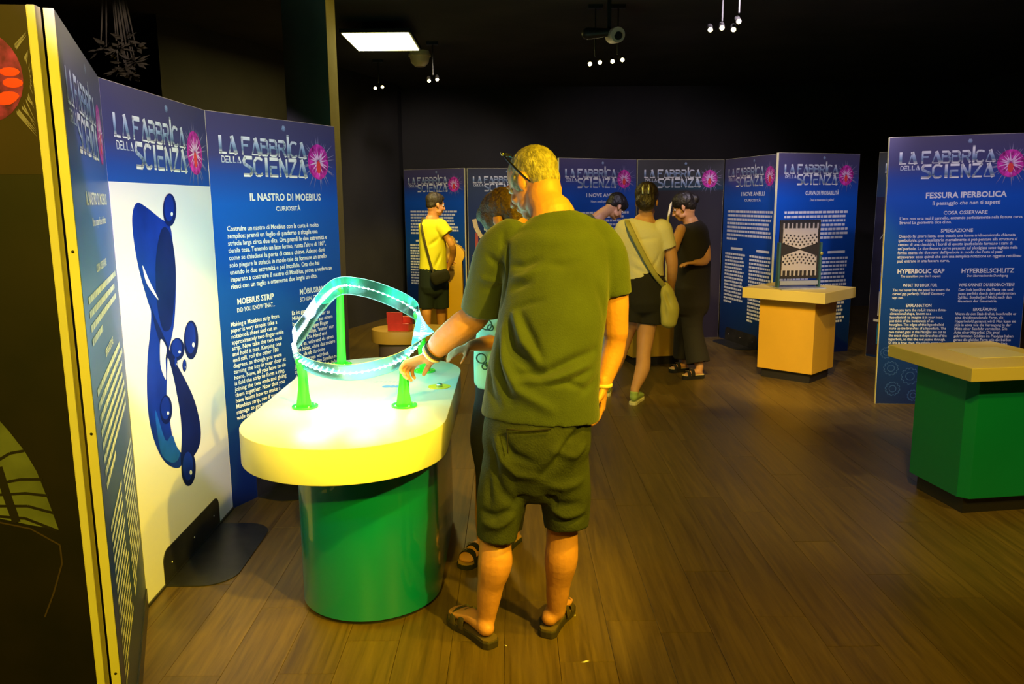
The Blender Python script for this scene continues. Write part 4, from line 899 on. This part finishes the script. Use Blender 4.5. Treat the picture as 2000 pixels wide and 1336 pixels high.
    sg = [(q((1160, 828, 2.58), (1110, 865, 2.56), (1060, 925, 2.57)), .013, -.016), (q((1140, 830, 2.57), (1085, 885, 2.55), (1060, 915, 2.56)), .011, .010), (q((962, 860, 2.58), (980, 900, 2.57), (1010, 925, 2.57), (1050, 930, 2.57)), .012, .012),
          (q((975, 850, 2.57), (1000, 890, 2.55), (1040, 905, 2.55)), .010, -.009), (q((955, 870, 2.6), (965, 930, 2.58), (985, 970, 2.57)), .012, -.011), (q((1070, 945, 2.58), (1100, 958, 2.57), (1140, 940, 2.6)), .012, .010), (q((1062, 960, 2.6), (1080, 990, 2.58), (1130, 985, 2.6)), .010, -.009),
          (q((1078, 880, 2.56), (1120, 890, 2.58), (1148, 868, 2.6)), .010, .009), (q((935, 1000, 2.6), (965, 1012, 2.57), (1000, 1000, 2.57)), .010, -.012), (q((940, 1020, 2.6), (970, 1030, 2.57), (1005, 1012, 2.58)), .009, .010), (q((975, 955, 2.58), (1010, 985, 2.58), (1028, 965, 2.6)), .010, -.010),
          (q((1070, 1000, 2.6), (1105, 1012, 2.59), (1145, 995, 2.62)), .009, .008), (q((1065, 1010, 2.6), (1105, 1020, 2.6), (1140, 1010, 2.62)), .007, -.007), (q((950, 930, 2.6), (958, 990, 2.59)), .012, -.008)]
    sh = remesh(mb, 'shorts', C_olive2, t, .0058, 3, fold=folds(sg))
    b = MB(); b.tube([P(990, 838, 2.555), P(1030, 842, 2.547), P(1075, 838, 2.547)], [.003] * 3, n=6, sub=3); b.tube([P(990, 838, 2.556), P(992, 885, 2.55)], [.002] * 2, n=6, sub=3); b.build('pocket_seam', C_dk, sh, smooth=True)
    msole = mat('dark_brown_sole', (.035, .026, .018), .6); mst = mat('brown_leather_strap', (.07, .05, .03), .45, bump=.2); bed = mat('suede_footbed', (.13, .085, .04), .8)
    sandal(t, hl, tl, msole, mst, bed); sandal(t, hr, tr, msole, mst, bed)
    for nm, a, c, ax, r, m in (('wristband', wr, wr.lerp(P(868, 664, 3.02), .2), (wr - P(868, 664, 3.02)).normalized(), .041, mat('pearl_wristband', (.75, .75, .7), .35, .2)), ('watch_strap', wr, wr.lerp(P(868, 664, 3.02), .4), (wr - P(868, 664, 3.02)).normalized(), .044, C_dk), ('bracelet', wr2, wr2, Vector((0, 0, 1)), .031, mat('beige_bracelet', (.75, .55, .3), .5))):
        u = ax.orthogonal().normalized(); v = ax.cross(u); b = MB(); b.tube([c + u * r * math.cos(a_) + v * r * math.sin(a_) for a_ in [2 * math.pi * i / 20 for i in range(21)]], [(.007, .003)] * 21, hint=ax, n=8, sub=1); b.build(nm, m, t, smooth=True)
    # sunglasses pushed up on the head
    S = M @ Matrix.Scale(1.02, 4); g = thing('sunglasses', 'dark sunglasses pushed up on the grey haired man\'s head', 'sunglasses', S @ Vector((0, .06, .1)), 0, local=False); mg = mat('black_plastic', (.012, .012, .012), .25)
    for q_ in (-1, 1):
        b = MB(); b.tube([S @ Vector(p) for p in ((q_ * .064, .034, .124), (q_ * .077, .022, .100), (q_ * .081, .002, .055), (q_ * .0815, -.018, .012), (q_ * .078, -.036, -.022))], [(.0035, .0022), (.005, .0025), (.0055, .0025), (.0045, .0025), (.003, .002)], hint=(0, 0, 1), n=8); b.build('temple', mg, g, smooth=True)
        b = MB(); b.prism([(.022 * math.cos(a), .017 * math.sin(a)) for a in [2 * math.pi * i / 16 for i in range(16)]], -.0015, .0015, lambda x, y, z: S @ Vector((q_ * .034 + x, .050 - abs(q_ * .034 + x) * .22 + z + y * .85, .131 + y * .5))); b.build('lens', mat('dark_lens', (.02, .025, .02), .08, coat=1), g)
        b = MB(); b.tube([S @ Vector((q_ * .034 + .026 * math.cos(a), .050 - abs(q_ * .034 + .026 * math.cos(a)) * .22 + .020 * math.sin(a) * .85, .131 + .020 * math.sin(a) * .5)) for a in [2 * math.pi * i / 16 for i in range(17)]], [.0026] * 17, n=6, sub=1); b.build('rim', mg, g, smooth=True)
        b = MB(); b.ell((q_ * .064, .037, .127), (.006, .006, .006), S, 10, 8); b.build('hinge', mat('gold_hinge', (.7, .6, .3), .25, 1), g)
    b = MB(); b.tube([S @ Vector(p) for p in ((-.012, .050, .134), (0, .052, .136), (.012, .050, .134))], [.0025] * 3, n=6); b.build('bridge', mg, g, smooth=True)
man()

def kid():
    t = person('child in a mint printed T-shirt reaching out beside the man, mostly hidden behind him', -.04, 3.38)
    M = headM(P(985, 432, 3.34), 62, 38); mb = MB(); head(mb, M, .95)
    mb.tube([M @ Vector((0, -.03, -.05)), P(1015, 470, 3.42), P(1020, 500, 3.44)], [.048, .05, .06], n=16)
    mb.tube([P(1015, 500, 3.44), P(1000, 600, 3.42), P(990, 700, 3.38), P(985, 770, 3.38)], [(.12, .07), (.12, .09), (.12, .1), (.12, .1)], hint=(.7, .7, 0), n=18)
    wr = P(918, 676, 3.22)
    mb.tube([P(1010, 530, 3.36), P(1012, 600, 3.32), P(992, 668, 3.30)], [.042, .04, .038], n=14); mb.tube([P(992, 668, 3.30), P(955, 670, 3.27), wr], [.038, .034, .022], n=14)
    hand(mb, wr, P(884, 690, 3.2) - wr, (0, .3, -1), side=-1, curl=.3, s=.74, spread=.04)
    mb.tube([P(1030, 530, 3.5), P(1035, 650, 3.5), P(1030, 720, 3.45)], [.042, .036, .026], n=14)
    hand(mb, P(1030, 720, 3.45), (0, 0, -1), (-1, 0, 0), curl=.3, s=.85)
    leg_foot(mb, [P(968, 780, 3.38), P(955, 880, 3.36), P(950, 990, 3.4), P(946, 1062, 3.42)], [.075, .058, .05, .034], (-.115, 3.42), (-.225, 3.235), .045)
    leg_foot(mb, [P(1005, 780, 3.42), P(1005, 880, 3.45), P(1000, 985, 3.5), P(998, 1050, 3.52)], [.075, .058, .05, .034], (0.02, 3.55), (-.08, 3.36), .045)
    remesh(mb, 'body', SK1, t, .0065, 3); face_parts(M, t, .95)
    hair(M, [((0, -.02, .050), (.084, .104, .088)), ((0, .035, .075), (.066, .058, .045)), ((0, -.055, -.005), (.07, .055, .06)), ((.05, .02, .03), (.034, .05, .05)), ((-.05, .02, .03), (.034, .05, .05))], mat('brown_hair', (.09, .045, .015), .6, var=.5, vscale=60, bump=.8, bscale=120), t, .95, .005, .007, 45)
    mb = MB(); mb.tube([P(986, 745, 3.38), P(985, 690, 3.37), P(995, 600, 3.41), P(1012, 520, 3.43), P(1016, 485, 3.44)], [(.135, .13), (.132, .125), (.13, .11), (.15, .09), (.08, .06)], hint=(.7, .7, 0), n=26, sub=5, caps=('hollow', 'flat'))
    mb.tube([P(1015, 505, 3.38), P(1014, 570, 3.34)], [.065, .062], n=18, caps=('round', 'hollow'))
    q = lambda *p: [P(x, y, 3.26) for x, y in p]
    s_ = remesh(mb, 'shirt', mat('mint_cotton', (.35, .72, .55), .85, bump=.2, bscale=150), t, .007, 3, fold=folds([(q((930, 700), (960, 725)), .012, -.006), (q((935, 640), (960, 620)), .012, -.006)]))
    b = MB()
    def pr(x, y, r):   # ring shaped print hugging the shirt front
        c = P(x, y, 3.262); pts = [c + Vector((r * math.cos(a), .35 * r * math.cos(a) * -1, r * math.sin(a))) for a in [2 * math.pi * i / 14 for i in range(15)]]; b.tube(pts, [.003] * 15, n=6, sub=1)
    pr(950, 634, .022); pr(940, 700, .02); pr(955, 712, .014); pr(958, 640, .012); pr(947, 716, .012)
    b.build('print_motif', mat('dark_teal_print', (.02, .1, .08), .7), s_)
    mb = MB(); mb.tube([P(986, 735, 3.38), P(984, 790, 3.38)], [(.13, .12), (.13, .12)], hint=(.7, .7, 0), n=22, sub=4)
    mb.tube([P(966, 780, 3.37), P(953, 850, 3.35), P(958, 930, 3.37), P(952, 1035, 3.41)], [.085, .078, .066, .05], n=20, sub=5, caps=('round', 'hollow')); mb.tube([P(1008, 780, 3.43), P(1010, 900, 3.46), P(1000, 1030, 3.51)], [.085, .07, .05], n=20, sub=5, caps=('round', 'hollow'))
    remesh(mb, 'trousers', C_dk, t, .008, 3)
    for h, e in (((-.115, 3.42), (-.225, 3.235)), ((.02, 3.55), (-.08, 3.36))): sandal(t, h, e, C_dk, C_dk, mat('tan_footbed', (.35, .2, .08), .7), .9, .022)
kid()

def small_person(label, at, sk, headp, neck, torso, hint, shirt, arms, legs, shorts, hairp, hm, feet, hs=.97, sleeve=None, vox=.009, shoecol=None, soft=.0, low='shorts', hands=True, top='shirt'):
    t = person(label, *at); M = headM(*headp); mb = MB(); head(mb, M, hs)
    mb.tube([M @ Vector((0, -.03, -.05)), *neck], [.05] + [.056] * (len(neck) - 1) + [.07], n=14)
    mb.tube([p for p, r in torso], [(r[0] * .8, r[1] * .74) for p, r in torso], hint=hint, n=18)
    for a in arms:
        mb.tube(a['p'], a.get('r', [.045, .038, .025]), n=12); w_ = a['p'][-1]
        if 'hd' in a: hand(mb, w_, a['hd'], a.get('pn', (-1, 0, 0)), side=a.get('sd', 1), curl=a.get('cu', .4), s=.92)
    for (lp, lr), (h, e) in zip(legs, feet): leg_foot(mb, lp, lr, h, e, .045, .92)
    remesh(mb, 'body', sk, t, vox * .8, 3); face_parts(M, t, hs, hm)
    hair(M, hairp, hm, t, hs, .007, .005, 50)
    mb = MB(); mb.tube([p for p, r in torso], [r for p, r in torso], hint=hint, n=26, sub=5, caps=('hollow', 'flat'))
    for sl in (sleeve or []): mb.tube(sl[0], sl[1], n=18, sub=4, caps=('round', 'hollow'))
    remesh(mb, top, shirt[0], t, vox, 2, fold=folds(shirt[1]))
    mb = MB(); mb.tube(shorts[1], shorts[2], hint=hint, n=22, sub=4)
    for lp, lr in shorts[3]: mb.tube(lp, lr, n=20, sub=4, caps=('round', 'hollow'))
    remesh(mb, low, shorts[0], t, vox, 2, fold=folds([]))
    return t, M
Q = lambda Y: (lambda x, y, dy=0: P(x, y, Y + dy))

def boy_yellow():
    q = Q(8.8); g = lambda x, y: tuple(P(x, y, 8.8).xy)
    yl = mat('yellow_cotton', (.85, .78, .05), .85, bump=.2, bscale=80); hm = mat('dark_brown_hair', (.03, .02, .012), .6, var=.4, vscale=50, bump=.6)
    b0 = (P(834, 640, 8.8).x, 8.78); b1 = (P(862, 640, 8.9).x, 8.92)
    t, M = small_person('boy in a bright yellow T-shirt and dark shorts reading at the back left', (-.9, 8.8), SK1, (q(851, 400), -62, 8), [q(845, 420), q(844, 432)],
        [(q(846, 532), (.165, .13)), (q(846, 500), (.155, .125)), (q(845, 465), (.16, .12)), (q(845, 442), (.175, .10)), (q(845, 428), (.11, .08))], (.75, .66, 0), (yl, [([q(850, 520, -.13), q(868, 495, -.12)], .015, -.012), ([q(838, 480, -.14), q(862, 465, -.13)], .015, -.01)]),
        [dict(p=[q(864, 450, -.05), q(882, 478, -.08), q(884, 500, .02), q(876, 520, .08)], r=[.034, .040, .036, .024], hd=(-.1, .3, -.8), pn=(-1, 0, 0), cu=.4), dict(p=[q(832, 440, .1), q(836, 490, .2), q(870, 512, .35)], hd=(.7, .6, 0), pn=(0, 0, -1))],
        [([q(834, 560, -.02), q(834, 600), Vector((b0[0], 8.76, .35)), Vector((b0[0], 8.78, .1))], [.08, .055, .055, .036]), ([q(862, 560, .06), q(862, 600, .08), Vector((b1[0], 8.9, .35)), Vector((b1[0], 8.92, .1))], [.08, .055, .055, .036])],
        (mat('navy_shorts', (.01, .02, .035), .9), [q(846, 525), q(846, 560)], [(.165, .13), (.16, .13)], [([q(834, 555, -.02), q(832, 602)], [.095, .088]), ([q(860, 555, .05), q(862, 602, .06)], [.095, .088])]),
        [((0, -.02, .05), (.086, .104, .09)), ((0, -.055, 0), (.072, .056, .062)), ((0, .04, .078), (.06, .05, .04))], hm, [((b0[0] - .04, 8.73), (b0[0] + .1, 8.93)), ((b1[0] - .04, 8.87), (b1[0] + .1, 9.07))],
        sleeve=[([q(860, 440, -.05), q(874, 458, -.07)], [.075, .075]), ([q(834, 440, .08), q(834, 465, .12)], [.07, .072])])
    for h, e in (((b0[0] - .04, 8.73), (b0[0] + .1, 8.93)), ((b1[0] - .04, 8.87), (b1[0] + .1, 9.07))): shoe(t, h, e, mat('navy_shoe', (.02, .03, .06), .7), M_white)
    bg = thing('sling_bag', 'small black sling bag at the hip of the boy in yellow', 'bag', q(858, 540, -.18), 0, local=False)
    mb = MB(); mb.tube([q(848, 545, -.2), q(872, 537, -.14)], [(.075, .04), (.07, .035)], hint=(0, 0, 1), n=16, sq=3); remesh(mb, 'pouch', C_dk, bg, .007, 2)
    b = MB(); b.tube([q(826, 424, -.02), q(823, 440, -.13), q(829, 470, -.17), q(838, 505, -.17), q(847, 535, -.19)], [(.012, .003)] * 5, hint=(1, 0, 0), n=8); b.build('strap', mat('dark_strap', (.06, .045, .03), .7), bg, smooth=True)
boy_yellow()

def stooping():
    q = Q(7.9); hm = mat('black_hair', (.012, .009, .008), .5, var=.4, vscale=50, bump=.6); f0, f1 = ((.66, 7.8), (.82, 8.0)), ((.72, 8.0), (.88, 8.2))
    t, M = small_person('stooping youth with short black hair seen over the big man\'s shoulder', (.75, 7.9), SK2, (q(1202, 404), -60, 42), [q(1176, 418), q(1164, 430)],
        [(q(1120, 560), (.16, .13)), (q(1128, 510), (.16, .13)), (q(1140, 460), (.18, .12)), (q(1152, 438), (.15, .10)), (q(1163, 428), (.09, .07))], (.4, .9, 0), (mat('grey_green_cotton', (.10, .12, .05), .9), []),
        [dict(p=[q(1150, 445, -.12), q(1150, 490, -.15), q(1185, 515)], hd=(.9, .2, 0), pn=(0, 0, -1)), dict(p=[q(1150, 445, .15), q(1160, 490, .2), q(1195, 510, .2)], hd=(.9, .2, 0), pn=(0, 0, -1))],
        [([q(1118, 570), Vector((.62, 7.82, .5)), Vector((.69, 7.85, .1))], [.08, .055, .036]), ([q(1124, 570, .1), Vector((.70, 8.05, .5)), Vector((.75, 8.05, .1))], [.08, .055, .036])],
        (C_dk, [q(1121, 548), q(1121, 585)], [(.165, .13), (.16, .13)], [([q(1118, 575), Vector((.62, 7.82, .48))], [.095, .08]), ([q(1124, 575, .1), Vector((.70, 8.05, .48))], [.095, .08])]),
        [((0, -.01, .055), (.09, .108, .09)), ((0, -.055, 0), (.074, .056, .062)), ((0, .065, .07), (.066, .045, .05))], hm, [f0, f1], sleeve=[([q(1150, 445, -.1), q(1150, 475, -.13)], [.08, .07]), ([q(1150, 445, .12), q(1155, 475, .16)], [.08, .07])])
    for h, e in (f0, f1): shoe(t, h, e, C_dk, M_white)
stooping()

def woman_white():
    q = Q(6.2); hm = mat('dark_chestnut_hair', (.02, .012, .008), .5, var=.5, vscale=50, bump=.7); wt = mat('cream_tee', (.72, .68, .5), .88, bump=.25, bscale=90); f0 = ((.925, 6.03), (1.03, 6.26)); f1 = ((.76, 6.32), (.80, 6.56))
    t, M = small_person('woman in a cream T-shirt and black shorts with hair clipped up', (1.0, 6.2), SK2, (q(1263, 394), -14, 14), [q(1262, 420), q(1261, 434)],
        [(q(1256, 552), (.165, .12)), (q(1256, 520), (.155, .115)), (q(1256, 480), (.175, .115)), (q(1256, 450), (.20, .10)), (q(1260, 432), (.11, .07))], (1, 0, 0),
        (wt, [([q(1235, 500, -.12), q(1270, 520, -.12), q(1292, 545, -.1)], .012, -.008), ([q(1228, 520, -.12), q(1262, 535, -.12)], .012, -.008), ([q(1240, 470, -.12), q(1285, 465, -.12)], .012, -.006), ([q(1290, 500, -.1), q(1262, 545, -.12)], .01, -.006)]),
        [dict(p=[q(1300, 450), q(1311, 500), q(1313, 530, .02), q(1309, 572, .12)], r=[.05, .048, .042, .026], hd=(-.1, .3, -.7), pn=(-1, 0, 0), cu=.5), dict(p=[q(1212, 450), q(1200, 510, .05), q(1225, 550, .2)], hd=(.6, .6, .2), pn=(0, 0, -1))],
        [([q(1268, 600), q(1261, 655, -.01), q(1257, 690, -.04), q(1255, 720, -.06), Vector((.955, 6.10, .12))], [.095, .068, .056, .057, .036]), ([q(1238, 600), q(1218, 665, .1), q(1205, 705, .13), Vector((.775, 6.36, .12))], [.09, .062, .055, .036])],
        (C_dk, [q(1257, 545), q(1257, 590)], [(.165, .125), (.175, .135)], [([q(1272, 580), q(1268, 632)], [.105, .098]), ([q(1240, 580), q(1234, 628)], [.10, .095])]),
        [((0, -.02, .055), (.093, .112, .095)), ((0, -.07, -.015), (.08, .06, .075)), ((0, -.075, .09), (.055, .045, .05))], hm, [f0, f1], hs=.98,
        sleeve=[([q(1292, 448), q(1304, 486)], [.082, .074]), ([q(1222, 448), q(1208, 486)], [.082, .074])])
    gs = mat('green_trainer', (.4, .55, .16), .7, bump=.3, bscale=80)
    for h, e in (f0, f1): shoe(t, h, e, gs, mat('cream_sole', (.85, .78, .5), .6), .9)
    S = M @ Matrix.Scale(.98, 4); cl = thing('hair_clip', 'pale shiny clip in the dark hair of the woman in cream', 'hair clip', S @ Vector((0, -.13, .05)), 0, local=False); b = MB()
    for x in (-.02, .022): b.tube([S @ Vector((x, -.118, .10)), S @ Vector((x * 1.1, -.142, .07)), S @ Vector((x, -.135, .03))], [(.006, .004), (.009, .004), (.006, .004)], n=8)
    b.build('clip_jaw', mat('silver_clip', (.8, .8, .55), .2, .7), cl, smooth=True)
    bg = thing('shoulder_bag', 'slouchy olive bag hanging at the hip of the woman in cream', 'bag', q(1306, 600, -.06), 0, local=False); mb = MB(); mo = mat('olive_leather', (.42, .38, .10), .55, bump=.3, bscale=40)
    mb.tube([q(1299, 556, -.08), q(1303, 575, -.08), q(1308, 605, -.08), q(1306, 630, -.08)], [(.03, .02), (.06, .04), (.078, .05), (.065, .045)], hint=(1, .2, 0), n=20); remesh(mb, 'bag_body', mo, bg, .007, 2, fold=folds([([q(1300, 570, -.13), q(1312, 600, -.14)], .012, -.01), ([q(1296, 590, -.13), q(1300, 625, -.14)], .012, -.008)]))
    b = MB(); b.tube([q(1224, 428, .0), q(1228, 440, -.12), q(1242, 470, -.145), q(1262, 508, -.145), q(1280, 538, -.14), q(1296, 558, -.1)], [(.02, .003)] * 6, hint=(1, 0, 0), n=8, sub=5); b.build('strap', mo, bg, smooth=True)
    b = MB(); b.tube([q(1293, 549, -.105), q(1300, 557, -.09)], [.008, .008], n=8); b.build('strap_ring', M_chrome, bg, smooth=True)
woman_white()

def woman_black():
    q = Q(7.15); hm = MATS['black_hair']; bk = mat('black_jersey', (.014, .012, .016), .85, bump=.15, bscale=60); f0 = ((1.70, 6.98), (1.50, 6.93)); f1 = ((1.63, 7.28), (1.44, 7.22))
    t, M = small_person('woman dressed all in black with a hair bun, facing left', (1.6, 7.12), SK2, (q(1335, 405), 72, 22), [q(1345, 426), q(1350, 438)],
        [(q(1352, 572), (.185, .15)), (q(1355, 535), (.17, .14)), (q(1355, 490), (.18, .145)), (q(1354, 455), (.185, .12)), (q(1350, 434), (.10, .08))], (.6, .8, 0), (bk, []),
        [dict(p=[q(1330, 448, -.12), q(1318, 478, -.17), q(1314, 488, -.17), q(1303, 455, -.1)], r=[.045, .046, .04, .024], hd=(-.1, .1, .8), pn=(-1, 0, 0), cu=.5), dict(p=[q(1372, 455, .05), q(1380, 505, -.12), q(1358, 513, -.22)], r=[.045, .04, .026], hd=(-.9, -.2, -.05), pn=(0, 0, -1), cu=.3)],
        [([q(1353, 615, -.03), q(1351, 660, -.06), Vector((1.66, 6.98, .11))], [.075, .06, .036]), ([q(1340, 600, .08), q(1332, 655, .12), Vector((1.60, 7.27, .11))], [.09, .06, .036])],
        (bk, [q(1352, 560), q(1352, 595)], [(.185, .15), (.175, .15)], [([q(1354, 590, -.03), q(1352, 640, -.06), Vector((1.655, 7.0, .13))], [.125, .09, .105]), ([q(1342, 590, .08), q(1335, 640, .1), Vector((1.585, 7.27, .13))], [.12, .085, .10])]),
        [((0, -.02, .05), (.09, .11, .092)), ((0, -.06, 0), (.074, .06, .065)), ((0, -.125, .03), (.04, .035, .04)), ((0, .03, .085), (.06, .05, .035))], hm, [f0, f1], hs=.97, top='sleeveless_top', low='flared_trousers')
    for h, e in (f0, f1): sandal(t, h, e, C_dk, C_dk, mat('cream_footbed', (.8, .62, .3), .6), .85, .035)
woman_black()

# crumbs of paper on the floor
for i, (px, py, sz, lb) in enumerate(((1143, 1293, .014, 'white paper crumb on the floor, nearest the bottom edge right of the man'), (1123, 1203, .007, 'tiny white paper crumb beside the man\'s right sandal'), (988, 1262, .007, 'tiny paper crumb between the man\'s two sandals'))):
    o = P(px, py, 1.0) - Vector((0, 0, CAMZ)); p = o * (-CAMZ / o.z)
    b = MB(); b.prism([(-sz, -sz * .3), (-sz * .2, -sz * .45), (sz, sz * .2), (sz * .3, sz * .4)], .0012, .0024)
    c = b.build('paper_crumb', M_white); c.location = (p.x, p.y, 0); c.rotation_euler[2] = i; tag(c, lb, 'litter')
